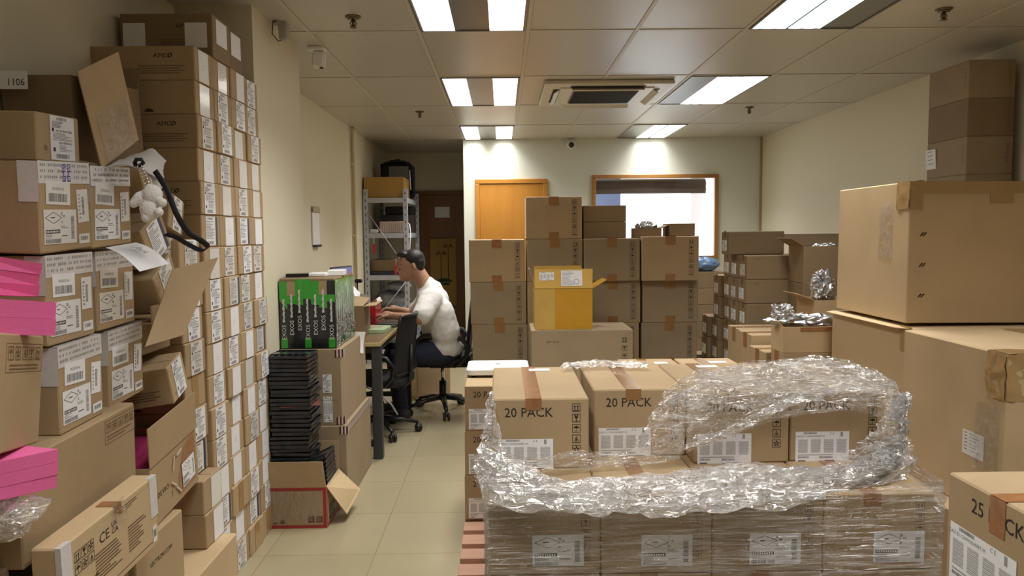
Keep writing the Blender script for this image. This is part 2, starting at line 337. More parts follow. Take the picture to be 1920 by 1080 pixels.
# ---- labels: small sheets of paper with their print, made once per kind and shared
LBL = {}
def bars(mb, x0, y0, x1, y1, rnd, m=INKL, vert=True, n=None):
    L = (x1-x0) if vert else (y1-y0); n = n or 14; p = 0
    while p < L - L/n*.6:
        t = L/n*rnd.uniform(.25, .75)
        if vert: rect(mb, x0+p, y0, x0+min(L, p+t), y1, m, None, .0004)
        else: rect(mb, x0, y0+p, x1, y0+min(L, p+t), m, None, .0004)
        p += t + L/n*rnd.uniform(.25, .6)
def lines(mb, x0, y0, x1, y1, n, rnd, m=GREYP, fill=.5):
    for k in range(n):
        yy = y1-(k+.75)*(y1-y0)/n; xe = x0+(x1-x0)*rnd.uniform(.45, 1)
        rect(mb, x0, yy, xe, yy+(y1-y0)/n*fill, m, None, .0004)
def label_mesh(kind, w_, h_, var=0):
    key = (kind, round(w_, 4), round(h_, 4), var)
    if key in LBL: return LBL[key]
    rnd = random.Random(hash((len(kind), ord(kind[0]), var)) & 0xffff); mb = MB(); a, b = w_/2, h_/2
    base = PAPERT if (var % 3 == 1) else PAPER
    mb.box((0, 0, .0001), (w_, h_, .0003), base)
    if kind == 'blank':
        if var % 2: lines(mb, -a*.3, -b*.2, a*.4, b*.2, 2, rnd, mat('faint pen marks', (.55, .55, .6), .6), .2)
    elif kind == 'chip':          # tall shipping label
        bars(mb, -a*.45, b*.80, a*.35, b*.94, rnd, n=10)
        lines(mb, -a*.85, b*.45, a*.3, b*.76, 5, rnd, INKL)
        bars(mb, -a*.5, b*.28, a*.8, b*.38, rnd, n=13); lines(mb, -a*.8, -b*.12, a*.85, b*.24, 6, rnd)
        bars(mb, -a*.3, -b*.26, a*.8, -b*.16, rnd, n=12); lines(mb, -a*.3, -b*.62, a*.8, -b*.3, 5, rnd)
        rect(mb, -a*.86, b*.28, -a*.70, b*.44, INK, None, .0004); rect(mb, -a*.8, -b*.62, -a*.62, -b*.44, INK, None, .0004)
        bars(mb, -a*.6, -b*.92, a*.5, -b*.72, rnd, n=12)
    elif kind == 'chipnavy':
        rect(mb, a*.62, -b, a, b, NAVY if var % 2 else INKL, None, .0004); bars(mb, -a*.7, b*.78, a*.2, b*.93, rnd, n=10)
        lines(mb, -a*.9, -b*.55, a*.5, b*.7, 12, rnd); bars(mb, -a*.7, -b*.92, a*.3, -b*.7, rnd, n=10)
    elif kind == 'diamond':       # label with the flat diamond outline and a bar code up its right side
        for s_ in (1,):
            cx, cy, rx, ry = -a*.42, b*.52, a*.50, b*.33
            P = [(cx-rx, cy), (cx, cy+ry), (cx+rx, cy), (cx, cy-ry)]
            for i in range(4):
                p, q = Vector(P[i]), Vector(P[(i+1) % 4]); n_ = Vector((-(q-p).y, (q-p).x)).normalized()*w_*.006
                poly(mb, [p-n_, q-n_, q+n_, p+n_], INKL, None, .0004)
            lines(mb, cx-rx*.35, cy-ry*.15, cx+rx*.35, cy+ry*.15, 1, rnd, INKL, .7)
        rect(mb, -a*.92, -b*.38, -a*.05, -b*.16, INK, None, .0004)
        for k in range(9): rect(mb, -a*.88+k*a*.09, -b*.33, -a*.88+k*a*.09+a*.05, -b*.21, PAPER, None, .0006)
        lines(mb, -a*.92, -b*.66, -a*.3, -b*.42, 3, rnd); bars(mb, -a*.92, -b*.94, a*.0, -b*.70, rnd, n=24)
        bars(mb, a*.64, -b*.75, a*.84, b*.62, rnd, vert=False, n=22)
        for (x, y) in ((a*.02, b*.66), (a*.02, b*.18), (a*.15, b*.5)):
            for i in range(5):
                for j in range(5):
                    if rnd.random() < .55: rect(mb, x+i*w_*.011, y+j*w_*.011, x+(i+1)*w_*.011, y+(j+1)*w_*.011, INKL, None, .0004)
        lines(mb, a*.0, -b*.12, a*.5, b*.08, 2, rnd); lines(mb, a*.05, -b*.6, a*.5, -b*.48, 1, rnd, INKL)
    elif kind == 'case':          # case label: a head bar code and four columns of serial bar codes
        bars(mb, -a*.70, b*.84, -a*.2, b*.96, rnd, n=26)
        put_text(mb, 'CASE ID: CW4VS3N09BT1M', h_*.085, Matrix.Translation((-a*.45, b*.70, .0004)), INKL, .9)
        put_text(mb, 'C E', h_*.10, Matrix.Translation((a*.35, b*.86, .0004)), INKL)
        rect(mb, a*.67, b*.66, a*.76, b*.96, GREYP, None, .0004)
        for c in range(4):
            x = -a*.90+c*a*.48
            for r_ in range(7):
                y = b*.50-r_*b*.125
                bars(mb, x, y-b*.06, x+a*.36, y, rnd, GREYP, n=16); rect(mb, x, y-b*.105, x+a*.36, y-b*.075, GREYP, None, .0004)
        lines(mb, -a*.9, -b*.56, a*.5, -b*.46, 1, rnd); bars(mb, -a*.9, -b*.72, -a*.48, -b*.60, rnd, n=14); bars(mb, -a*.1, -b*.74, a*.4, -b*.60, rnd, n=16)
        lines(mb, -a*.9, -b*.95, -a*.6, -b*.82, 1, rnd, INKL); lines(mb, a*.1, -b*.95, a*.8, -b*.82, 1, rnd, INKL)
    elif kind == 'hk':
        put_text(mb, 'HK250301545', h_*.17, Matrix.Translation((0, b*.36, .0004)), INKL, .85); bars(mb, -a*.78, -b*.75, a*.78, -b*.05, rnd, n=20)
    elif kind == 'side':
        bars(mb, -a*.2, -b*.55, a*.25, b*.55, rnd, vert=False, n=24); lines(mb, -a*.75, -b*.8, -a*.35, b*.8, 7, rnd)
    elif kind == 'tiny':
        bars(mb, -a*.7, -b*.35, a*.7, b*.5, rnd, n=9)
    elif kind == 'list':
        for k in range(6):
            y = b*.75-k*b*.27; rect(mb, -a*.8, y, -a*.55, y+b*.07, mat('red label print', (.5, .08, .05), .5) if k < 1 else INKL, None, .0004); rect(mb, -a*.35, y, a*rnd.uniform(.1, .75), y+b*.06, GREYP, None, .0004)
    elif kind == 'note':
        for k in range(5): rect(mb, -a*.6+rnd.uniform(0, .2)*a, b*.7-k*b*.33, a*rnd.uniform(.1, .6), b*.7-k*b*.33+b*.06, INKL, None, .0004)
    elif kind == 'ship':          # courier waybill with round stamp
        lines(mb, -a*.9, -b*.9, a*.35, b*.9, 11, rnd, GREYP, .35)
        for k in range(20):
            t0, t1 = 2*PI*k/20, 2*PI*(k+1)/20; c = (a*.45, -b*.45); R0, R1 = a*.26, a*.22
            poly(mb, [(c[0]+math.cos(t0)*R0, c[1]+math.sin(t0)*R0), (c[0]+math.cos(t1)*R0, c[1]+math.sin(t1)*R0), (c[0]+math.cos(t1)*R1, c[1]+math.sin(t1)*R1), (c[0]+math.cos(t0)*R1, c[1]+math.sin(t0)*R1)], INKL, None, .0004)
    me = mb.mesh('label'); LBL[key] = me; return me

def add_label(root, dims, side, kind, u, v, w_, h_, var=0, rot=0, name='shipping_label', lab=None, off=.0011):
    o = link(name, label_mesh(kind, w_, h_, var), root, face(dims, side, u, v, off, rot))
    if lab: o['label'] = lab
    return o
def tape_mesh(dims, wd, down, m, along='y', u=0., bottom=False):
    w_, d_, h_ = dims; mb = MB(); t = .0012
    if along == 'y':
        x0, x1 = u-wd/2, u+wd/2; a = -d_/2-t; b = d_/2+t; z = h_+t
        mb.quad([(x0, a, z), (x1, a, z), (x1, b, z), (x0, b, z)], m); mb.quad([(x0, a, z-down), (x1, a, z-down), (x1, a, z), (x0, a, z)], m); mb.quad([(x1, b, z-down), (x0, b, z-down), (x0, b, z), (x1, b, z)], m)
        if bottom: mb.extra.append(MB()); mb.extra[0].quad([(x0, a, .001), (x1, a, .001), (x1, a, down*.8), (x0, a, down*.8)], m)
    else:
        y0, y1 = u-wd/2, u+wd/2; a = -w_/2-t; b = w_/2+t; z = h_+t
        mb.quad([(a, y0, z), (b, y0, z), (b, y1, z), (a, y1, z)], m); mb.quad([(a, y1, z-down), (a, y0, z-down), (a, y0, z), (a, y1, z)], m); mb.quad([(b, y0, z-down), (b, y1, z-down), (b, y1, z), (b, y0, z)], m)
        if bottom: mb.extra.append(MB()); mb.extra[0].quad([(b, y0, .001), (b, y1, .001), (b, y1, down*.8), (b, y0, down*.8)], m)
    return mb
BODY = {}
def closed_mb(dims, m=K_MID, seam='y'):
    w_, d_, h_ = dims; mb = MB(); mb.box((0, 0, h_/2), dims, m, bev=.004)
    if seam == 'y': rect(mb, -.0015, -d_/2+.003, .0015, d_/2-.003, SEAM, Matrix.Translation((0, 0, h_+.0004)))
    elif seam == 'x': rect(mb, -w_/2+.003, -.0015, w_/2-.003, .0015, SEAM, Matrix.Translation((0, 0, h_+.0004)))
    # the fold shadow line of the top flaps on the side walls
    return mb
def carton(name, loc, dims, label, group=None, m=K_MID, rot=(0, 0, 0), prints=None, key=None, seam='y', cat='box', centre=False):
    """a closed carton; loc = base centre (or body centre); prints(mb, dims) adds printed marks; meshes are shared by key"""
    k = (key, dims, m.name, seam) if key else None
    if k and k in BODY: me = BODY[k]
    else:
        mb = closed_mb(dims, m, seam)
        if prints: prints(mb, dims)
        me = mb.mesh(name)
        if k: BODY[k] = me
    o = link(name, me)
    loc = Vector(loc)
    if centre: loc = loc - Euler(rot).to_matrix() @ Vector((0, 0, dims[2]/2))
    o.location = loc; o.rotation_euler = rot
    return tag(o, label, cat, group)
def open_carton_mb(dims, m=K_MID, mi=K_IN, t=.004, floor=True):
    w_, d_, h_ = dims; mb = MB()
    for (c, s_) in (((0, -d_/2+t/2, h_/2), (w_, t, h_)), ((0, d_/2-t/2, h_/2), (w_, t, h_)), ((-w_/2+t/2, 0, h_/2), (t, d_-2*t, h_)), ((w_/2-t/2, 0, h_/2), (t, d_-2*t, h_))): mb.box(c, s_, m)
    mb.box((0, 0, t/2), (w_-2*t, d_-2*t, t), mi); return mb
def flap(root, hinge_a, hinge_b, other_b, other_a, m=K_MID, t=.004, name='flap', lab=None, T=None):
    """a board flap between two hinge points and two free corners, with real thickness"""
    P = [Vector(p) for p in (hinge_a, hinge_b, other_b, other_a)]
    n_ = (P[1]-P[0]).cross(P[3]-P[0]).normalized()*t
    mb = MB(); vs = P + [p+n_ for p in P]
    mb.add(vs, [(3, 2, 1, 0), (4, 5, 6, 7), (0, 1, 5, 4), (1, 2, 6, 5), (2, 3, 7, 6), (3, 0, 4, 7)], m)
    o = mb.build(name, root, T)
    if lab: o['label'] = lab
    return o
def crumple(p, amp, sc_=6., seed=0.):
    q = Vector(p)*sc_ + Vector((seed, seed*.7, -seed)); return Vector(p) + Vector(noise.turbulence_vector(q, 3, False))*amp

# ================================================================== THE SETTING
ZC = 2.573; XL, XR, YF, YB, YN = -1.57, 3.10, 8.90, 10.40, -2.2
def tile_mat(name, c, c2, step, org, gw, gcol, rough, bump, bsc, spec=.5, var=.0):
    m, nt, b = nmat(name); L = nt.links.new
    tc = nt.nodes.new('ShaderNodeTexCoord'); sp = nt.nodes.new('ShaderNodeSeparateXYZ'); L(tc.outputs['Object'], sp.inputs[0])
    def mth(op, a, v):
        n = nt.nodes.new('ShaderNodeMath'); n.operation = op; L(a, n.inputs[0])
        if isinstance(v, (int, float)): n.inputs[1].default_value = v
        else: L(v, n.inputs[1])
        return n.outputs[0]
    ds = []; ids = []
    for i in range(2):
        a = mth('DIVIDE', mth('SUBTRACT', sp.outputs[i], org[i]-50*step[i]), step[i])
        fr = mth('FRACT', a, 0); dd = mth('MULTIPLY', mth('MINIMUM', fr, mth('SUBTRACT', mth('MULTIPLY', fr, 1), 0)), 1)
        n = nt.nodes.new('ShaderNodeMath'); n.operation = 'PINGPONG'; L(fr, n.inputs[0]); n.inputs[1].default_value = .5
        ds.append(mth('MULTIPLY', n.outputs[0], step[i])); ids.append(mth('FLOOR', a, 0))
    mask = mth('LESS_THAN', mth('MINIMUM', ds[0], ds[1]), gw)
    cb = nt.nodes.new('ShaderNodeCombineXYZ'); L(ids[0], cb.inputs[0]); L(ids[1], cb.inputs[1])
    wn = nt.nodes.new('ShaderNodeTexWhiteNoise'); L(cb.outputs[0], wn.inputs['Vector'])
    ns = node(nt, 'ShaderNodeTexNoise', Scale=2.2, Detail=6.0); L(tc.outputs['Object'], ns.inputs['Vector'])
    f = mth('MULTIPLY_ADD', wn.outputs['Value'], .3); f.node.inputs[2].default_value = 0; ff = mth('ADD', mth('MULTIPLY', ns.outputs['Fac'], .9), f)
    mx = nt.nodes.new('ShaderNodeMix'); mx.data_type = 'RGBA'; mx.inputs[6].default_value = (*c, 1); mx.inputs[7].default_value = (*c2, 1); L(ff, mx.inputs[0])
    m2 = nt.nodes.new('ShaderNodeMix'); m2.data_type = 'RGBA'; L(mask, m2.inputs[0]); L(mx.outputs[2], m2.inputs[6]); m2.inputs[7].default_value = (*gcol, 1)
    L(m2.outputs[2], b.inputs['Base Color']); b.inputs['Roughness'].default_value = rough; b.inputs['Specular IOR Level'].default_value = spec
    n2 = node(nt, 'ShaderNodeTexNoise', Scale=bsc, Detail=2.0); L(tc.outputs['Object'], n2.inputs['Vector'])
    bp = nt.nodes.new('ShaderNodeBump'); bp.inputs['Strength'].default_value = bump; bp.inputs['Distance'].default_value = .002
    L(n2.outputs['Fac'], bp.inputs['Height']); L(bp.outputs[0], b.inputs['Normal'])
    return m
FLOORM = tile_mat('polished beige tile', (.33, .285, .175), (.43, .375, .245), (.5, .5), (-.598, 3.323), .0022, (.30, .22, .12), .22, .05, 6)
CEILM = tile_mat('vinyl faced ceiling tile', (.50, .465, .41), (.545, .51, .45), (.6, 1.2), (-1.045, 4.18), .0135, (.16, .13, .10), .33, .35, 110, .5)  # gap shadow beside the grid bars is painted in as dark lines
GRIDM = mat('ceiling grid bar', (.58, .54, .46), .45)

def slab(name, lo, hi, m):
    mb = MB(); mb.box([(a+b)/2 for a, b in zip(lo, hi)], [b-a for a, b in zip(lo, hi)], m); return struct(mb.build(name))
slab('floor', (XL-.15, YN-.1, -.1), (XR+.15, YB+.15, 0), FLOORM)
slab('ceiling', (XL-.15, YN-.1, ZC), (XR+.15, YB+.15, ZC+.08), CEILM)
slab('wall_left', (XL-.12, YN, 0), (XL, YB, ZC), WALLM)
slab('wall_right', (XR, YN, 0), (XR+.12, YF+.12, ZC), WALLM)
slab('wall_pillar_right', (XR-.07, 3.4, 0), (XR, 4.32, ZC), WALLM)
slab('wall_pillar_left', (XL, 3.70, 0), (-1.198, 4.53, ZC), WALLM)
slab('wall_near', (XL-.12, YN-.12, 0), (XR+.12, YN, ZC), WALLM)
slab('wall_recess', (XL-.12, YB, 0), (-.37, YB+.12, ZC), WALLM)
slab('wall_recess_side', (-.45, YF+.1, 0), (-.37, YB, ZC), WALLM)
# far wall with the window opening
WX0, WX1, WZ0, WZ1 = 1.095, 2.555, 1.145, 2.115
mb = MB()
for lo, hi in (((-.45, 0), (WX0, ZC)), ((WX1, 0), (XR, ZC)), ((WX0, 0), (WX1, WZ0)), ((WX0, WZ1), (WX1, ZC))):
    mb.box(((lo[0]+hi[0])/2, YF+.05, (lo[1]+hi[1])/2), (hi[0]-lo[0], .1, hi[1]-lo[1]), FARM)
struct(mb.build('wall_far'))
# ceiling grid
mb = MB()
for i in range(-1, 8):
    x = -1.045+.6*i
    if XL < x < XR: mb.box((x, (YN+YB)/2, ZC-.0015), (.022, YB-YN-.04, .003), GRIDM)
for j in range(-5, 6):
    y = 4.18+1.2*j
    if y < YF: mb.box(((XL+XR)/2, y, ZC-.0018), (XR-XL-.02, .022, .0032), GRIDM)
struct(mb.build('trim_1'))
# corner trim of the right wall, and the dark shadow gap under the ceiling edge
mb = MB(); mb.box((XR-.012, YF-.012, ZC/2), (.024, .024, ZC), mat('brown corner bead', (.40, .30, .18), .6)); struct(mb.build('trim_2'))
# window: brown frame, glass, grey-brown roller blind, bright yard behind
win = MB(); fw = .045
for c, d in ((((WX0+WX1)/2, YF-.012, WZ1-.0), (WX1-WX0+fw, .05, fw)), (((WX0+WX1)/2, YF-.012, WZ0), (WX1-WX0+fw, .05, fw)), ((WX0, YF-.012, (WZ0+WZ1)/2), (fw, .05, WZ1-WZ0-fw)), ((WX1, YF-.012, (WZ0+WZ1)/2), (fw, .05, WZ1-WZ0-fw))): win.box(c, d, FRAME_W, bev=.004)
wo = struct(win.build('window_1'))
g = MB(); g.box(((WX0+WX1)/2, YF+.05, (WZ0+WZ1)/2), (WX1-WX0-.01, .005, WZ1-WZ0-.01), clearfilm('window glass', .03, 0, (1, 1, 1), 1, 0.0001, .02)); g.build('glass_pane', wo)
g = MB(); g.box((1.16+.62, YF+.075, 2.085), (1.33, .012, .018), mat('pale blind rail', (.55, .5, .45), .5), bev=.003); g.build('blind_rail', wo)
def bl(u, v):
    return Vector((1.13+u*1.33, YF+.09+.008*math.sin(v*PI*5), 2.077-.160*v))
g = MB(); g.sheet(bl, 30, 20, mat('grey brown blind fabric', (.20, .16, .145), .8, bump=.2)); g.build('roller_blind', wo)
mb = MB(); mb.box((2.985, YF+1.0, 1.5), (.95, .06, 2.6), mat('pale pink outside wall', (.85, .74, .74), .8)); struct(mb.build('wall_outside'))
mb = MB(); mb.box((1.25, YF+.55, 1.7), (.50, .05, 2.4), mat('pale blue outside panel', (.35, .42, .75), .6)); struct(mb.build('wall_outside_blue'))
# doors
def door(name, x0, x1, top, y, m, fm, fwd=.055):
    mb = MB()
    mb.box(((x0+x1)/2, y-.015, top-fwd/2), (x1-x0, .05, fwd), fm, bev=.006); mb.box((x0+fwd/2, y-.015, (top-fwd)/2), (fwd, .05, top-fwd), fm, bev=.006); mb.box((x1-fwd/2, y-.015, (top-fwd)/2), (fwd, .05, top-fwd), fm, bev=.006)
    o = struct(mb.build(name)); l = MB(); l.box(((x0+x1)/2, y-.012, (top-fwd)/2), (x1-x0-2*fwd, .03, top-fwd-.01), m, bev=.003); l.build('door_leaf', o); return o
door('door_1', -.315, .545, 2.10, YF, ORANGE_W, ORANGE_W)
d2 = door('door_2', -1.20, -.455, 2.05, YB, DOOR_DW, DOOR_DW, .05)
k = MB(); k.ball((-.52, YB-.06, 1.08), .024, CHROME); k.cyl((-.52, YB-.03, 1.08), (-.52, YB-.06, 1.08), .01, CHROME); k.build('door_knob', d2)

# ================================================================== CEILING THINGS
LOUV = mat('grey louvre reflector', (.20, .19, .175), .35, metal=.6)
R_ = math.radians
def fixture(i, j, strips, label, power=1.0):
    """recessed light in the ceiling cell i, j: white panels and grey reflector running along the depth"""
    x0 = -1.045+.6*i; y0 = 4.18+1.2*j
    r = empty('ceiling_light', (x0+.3, y0+.6, ZC), label, 'light', 'recessed ceiling lights')
    L = min(1.17, YF-.03-y0-.015); yc = .015+L/2-.6
    mb = MB()
    for a, b in ((-.287, -.275), (.275, .287)): mb.box(((a+b)/2, yc, -.006), (b-a, L, .008), LOUV)
    for y in (yc-L/2+.006, yc+L/2-.006): mb.box((0, y, -.006), (.55, .012, .008), LOUV)
    mb.build('frame', r)
    mb = MB(); mb.box((0, yc, -.0042), (.549, L-.025, .002), LOUV); mb.build('reflector', r)
    for a, b in strips:
        mb = MB(); mb.box(((a+b)/2, yc, -.0065), (b-a, L-.03, .0025), TUBE_B if i == 4 and a < .09 else TUBE); mb.build('lamp_panel', r)
        ld = bpy.data.lights.new('lamp_beam', 'AREA'); ld.shape = 'RECTANGLE'; ld.size = b-a; ld.size_y = L-.03; ld.spread = R_(118)
        ld.energy = BEAM*(b-a)/.18*power; ld.color = BEAM_COL
        lo = bpy.data.objects.new('lamp_beam', ld); col.objects.link(lo); lo.parent = r; lo.location = ((a+b)/2, yc, -.010)
    return r
S2 = ((-.27, -.10), (.09, .27))
fixture(1, -1, S2, 'square white ceiling light with grey middle cut off by the top edge, left of centre')
fixture(1, 1, S2, 'ceiling light with two bright panels, left of the air conditioner')
fixture(1, 3, S2, 'ceiling light with two bright panels touching the far wall, above the dark door side')
fixture(4, -1, ((-.27, -.09), (-.075, .10)), 'slanting bright ceiling light cut off by the top edge, right of centre', .65)
fixture(4, 1, ((-.09, .09), (.10, .27)), 'ceiling light with bluish bright panel, right of the air conditioner', .65)
fixture(4, 3, ((-.06, .08), (.10, .27)), 'ceiling light by the far wall, to the right above the window', .8)
for i in (1, 4): fixture(i, -3, S2, 'ceiling light with two panels behind the camera on the %s' % ('left' if i == 1 else 'right'), .7)
BRONZE = mat('dull bronze metal', (.17, .14, .09), .4, metal=.7)
def sprinkler(px, py, label):
    p = at_z(px, py, ZC); r = empty('fire_sprinkler', p, label, 'sprinkler', 'ceiling sprinklers')
    mb = MB(); mb.cyl((0, 0, 0), (0, 0, -.008), .042, BRONZE, 24, .036); mb.cyl((0, 0, -.008), (0, 0, -.013), .028, BRONZE, 24); mb.build('rosette', r)
    mb = MB(); mb.cyl((0, 0, -.013), (0, 0, -.05), .007, BRONZE, 10)
    for s_ in (-1, 1): mb.tube([(s_*.008, 0, -.02), (s_*.016, 0, -.035), (s_*.004, 0, -.055)], .003, BRONZE, 6)
    mb.cyl((0, 0, -.053), (0, 0, -.056), .018, BRONZE, 16); mb.build('nozzle', r)
sprinkler(662, 31, 'large bronze sprinkler in the ceiling at upper left, nearest the pillar')
sprinkler(787, 209, 'small bronze sprinkler in the ceiling left of the middle ceiling light')
sprinkler(1770, 17, 'large bronze sprinkler in the ceiling at upper right')
sprinkler(1405, 201, 'small bronze sprinkler in the ceiling right of the bluish ceiling light')
# cassette air conditioner
ac = empty('air_conditioner', (.80, 5.98, ZC-.002), 'cream square cassette air conditioner set in the ceiling with open louvres', 'air conditioner')
ACM = mat('yellowed white plastic', (.62, .58, .49), .4); ACD = mat('dark grille', (.05, .045, .04), .6)
mb = MB(); mb.box((0, 0, -.016), (.95, .95, .032), ACM, bev=.014); mb.box((0, 0, -.036), (.70, .70, .01), ACM, bev=.004); mb.build('housing', ac)
gr = MB(); gr.box((0, 0, -.043), (.50, .50, .008), mat('grille fabric', (.12, .105, .08), .7), bev=.003)
for k in range(18): gr.box((0, -.24+k*.028, -.049), (.48, .006, .005), ACD)
gr.build('intake_grille', ac)
for k in range(4):
    T = Matrix.Rotation(k*PI/2, 4, 'Z'); s_ = MB(); s_.box((0, -.375, -.0335), (.56, .055, .004), ACD, T); sl = s_.build('air_slot', ac)
    v = MB(); v.box((0, 0, 0), (.54, .05, .006), ACM, T @ TR((0, -.375, -.047), (.6, 0, 0)), bev=.002); v.build('louvre', ac)
# dome camera on the far wall, alarm box and sensor by the pillar
dc = empty('security_camera', (.825, YF, 2.50), 'white ball security camera high on the far wall', 'camera')
mb = MB(); mb.box((0, -.012, .02), (.11, .024, .10), WHITE_PL, bev=.01); mb.ball((0, -.045, -.005), .052, WHITE_PL, 20); mb.build('housing', dc)
mb = MB(); mb.ball((0, -.072, -.012), (.036, .034, .036), BLACK_PL, 18); mb.cyl((0, -.09, -.012), (0, -.108, -.013), .016, mat('camera lens', (.02, .03, .04), .05), 14); mb.build('lens', dc)
pb = at_x(512, 46, -1.18)
wd = empty('wall_sensor', (-1.18, pb.y, pb.z), 'grey wall sensor with a looped wire on a bracket, top of the pillar', 'sensor')
mb = MB(); mb.box((.02, 0, .05), (.04, .05, .10), mat('grey bracket', (.35, .32, .28), .5), bev=.004); mb.build('bracket', wd)
mb = MB(); mb.box((.05, .02, -.02), (.045, .06, .12), mat('grey sensor shell', (.42, .40, .36), .4), bev=.008); mb.build('housing', wd)
mb = MB(); mb.tube([(.03, -.01, .02), (.015, -.05, 0), (.01, -.055, -.06), (.03, -.02, -.09), (.04, 0, -.08)], .003, BLACK_PL, 6); mb.build('wire', wd)
pb = at_z(597, 88, ZC)
wd = empty('ceiling_detector', pb, 'white motion detector hanging under the ceiling beyond the pillar', 'detector')
mb = MB(); mb.box((-.01, 0, -.012), (.10, .07, .024), WHITE_PL, bev=.006); mb.build('mount', wd)
mb = MB(); mb.box((0, 0, -.075), (.075, .06, .10), WHITE_PL, TR((.01, 0, 0), (0, .12, 0)), bev=.016); mb.cyl((.02, -.02, -.125), (.02, -.02, -.130), .012, INK, 10); mb.build('housing', wd)
# pipe in the corner, trunking, socket box, calendar clip
mb = MB(); px = -1.545
mb.tube([(px, 7.86, .0), (px, 7.86, 2.50), (px+.01, 7.84, 2.545), (px+.015, 7.8, 2.56)], .017, mat('cream painted pipe', (.55, .46, .30), .5), 10)
mb.box((px, 7.86, 1.45), (.05, .05, .02), WALLM, bev=.003); mb.box((px, 7.86, 2.2), (.05, .05, .02), WALLM, bev=.003)
tag(mb.build('wall_pipe'), 'cream vertical conduit pipe on the left wall by the shelf rack', 'pipe')
p = at_x(668, 520, -1.57)
so = empty('socket_box', (XL, 7.2, 1.0), 'white double socket box on the left wall between desk and rack', 'socket')
mb = MB(); mb.box((.02, 0, 0), (.04, .26, .09), WHITE_PL, bev=.005); mb.build('backbox', so)
mb = MB(); mb.box((.05, .05, .0), (.03, .05, .045), BLACK_PL, bev=.006); mb.tube([(.06, .05, -.01), (.09, .03, -.1), (.07, 0, -.25)], .004, BLACK_PL, 6); mb.build('plug', so)
p0 = at_x(583, 388, XL); p1 = at_x(583, 463, XL)
cl = empty('wall_clipboard', (XL, 6.28, (p0.z+p1.z)/2), 'narrow white sheets hanging on a clip on the left wall above the desk', 'clipboard')
hh = (p0.z-p1.z)
mb = MB(); mb.box((.009, 0, 0), (.010, .22, hh*.9), PAPER); mb.build('paper_sheets', cl)
mb = MB(); mb.box((.012, 0, hh*.44), (.02, .22, .05), mat('beige clip', (.45, .40, .30), .4), bev=.004); mb.box((.02, 0, -hh*.48), (.03, .18, .02), GREY_MET, bev=.004); mb.build('clip_bars', cl)
# notice and palm-tree card on the dark door
a, b = at(815, 388, YB-.045), at(843, 408, YB-.045)
mb = MB(); mb.box((0, 0, 0), (b.x-a.x, .002, a.z-b.z), PAPER); o = mb.build('paper_notice', None, TR(((a.x+b.x)/2, YB-.03, (a.z+b.z)/2))); tag(o, 'blank white sheet stuck on the dark brown door', 'paper')
a, b = at(806, 448, YB-.05), at(857, 572, YB-.05); W, H = b.x-a.x, a.z-b.z
BOARD = kraft('thin brown board', (.38, .23, .07)); PG = mat('dark green print', (.02, .06, .025), .7); PB = mat('dark brown print', (.10, .045, .012), .7)
mb = MB(); mb.box((0, .0, 0), (W, .012, H), BOARD); F = Matrix(((1, 0, 0, 0), (0, 0, -1, -.0068), (0, 1, 0, 0), (0, 0, 0, 1)))
for tx, tz, th in ((-.03, -.10, .36), (.07, -.10, .46)):
    poly(mb, [(tx-.008, tz), (tx+.008, tz), (tx+.004, tz+th), (tx-.004, tz+th)], PB, F)
    for k in range(7):
        an = PI*(k/6)*1.2-.3; c, s_ = math.cos(an), math.sin(an); poly(mb, [(tx, tz+th-.008), (tx+c*.05, tz+th+s_*.03+.012), (tx+c*.085, tz+th+s_*.04-.02), (tx+c*.045, tz+th+s_*.03-.004)], PB, F)
poly(mb, [(-.08, -.14), (.11, -.14), (.12, -.11), (.04, -.085), (-.05, -.09), (-.09, -.12)], PG, F); poly(mb, [(-.05, -.18), (.09, -.18), (.07, -.145), (-.06, -.145)], PG, F)
o = mb.build('palm_tree_board', None, TR(((a.x+b.x)/2, YB-.062, (a.z+b.z)/2))); tag(o, 'brown board printed with two palm trees leaning on the dark door', 'board')


# ================================================================== LEFT WALL: the tall wall of processor cartons
R = math.radians
AW, AD, AH = .40, .186, .1285
ORD = ['top', 'second', 'third', 'fourth', 'fifth', 'sixth', 'seventh', 'eighth', 'ninth', 'tenth', 'eleventh', 'twelfth', 'thirteenth', 'fourteenth', 'fifteenth', 'sixteenth', 'bottom']
def chip_prints(mb, dims):
    logo(mb, face(dims, 'front', dims[0]*.18, dims[2]*.22), .024)
    T = face(dims, 'front', dims[0]*.18, -dims[2]*.1)
    for k in range(4): rect(mb, -.09, -k*.009, .09*(1-.2*(k % 2)), -k*.009+.003, INKB, T)
    T = face(dims, 'right', -dims[1]*.32, -dims[2]*.3); icon(mb, 4, .012, T, INKB)
def plain_prints(mb, dims):
    T = face(dims, 'front', dims[0]*.05, -dims[2]*.44)
    poly(mb, [(math.cos(PI*k/8)*.018, math.sin(PI*k/8)*.014) for k in range(9)], SEAM, T)
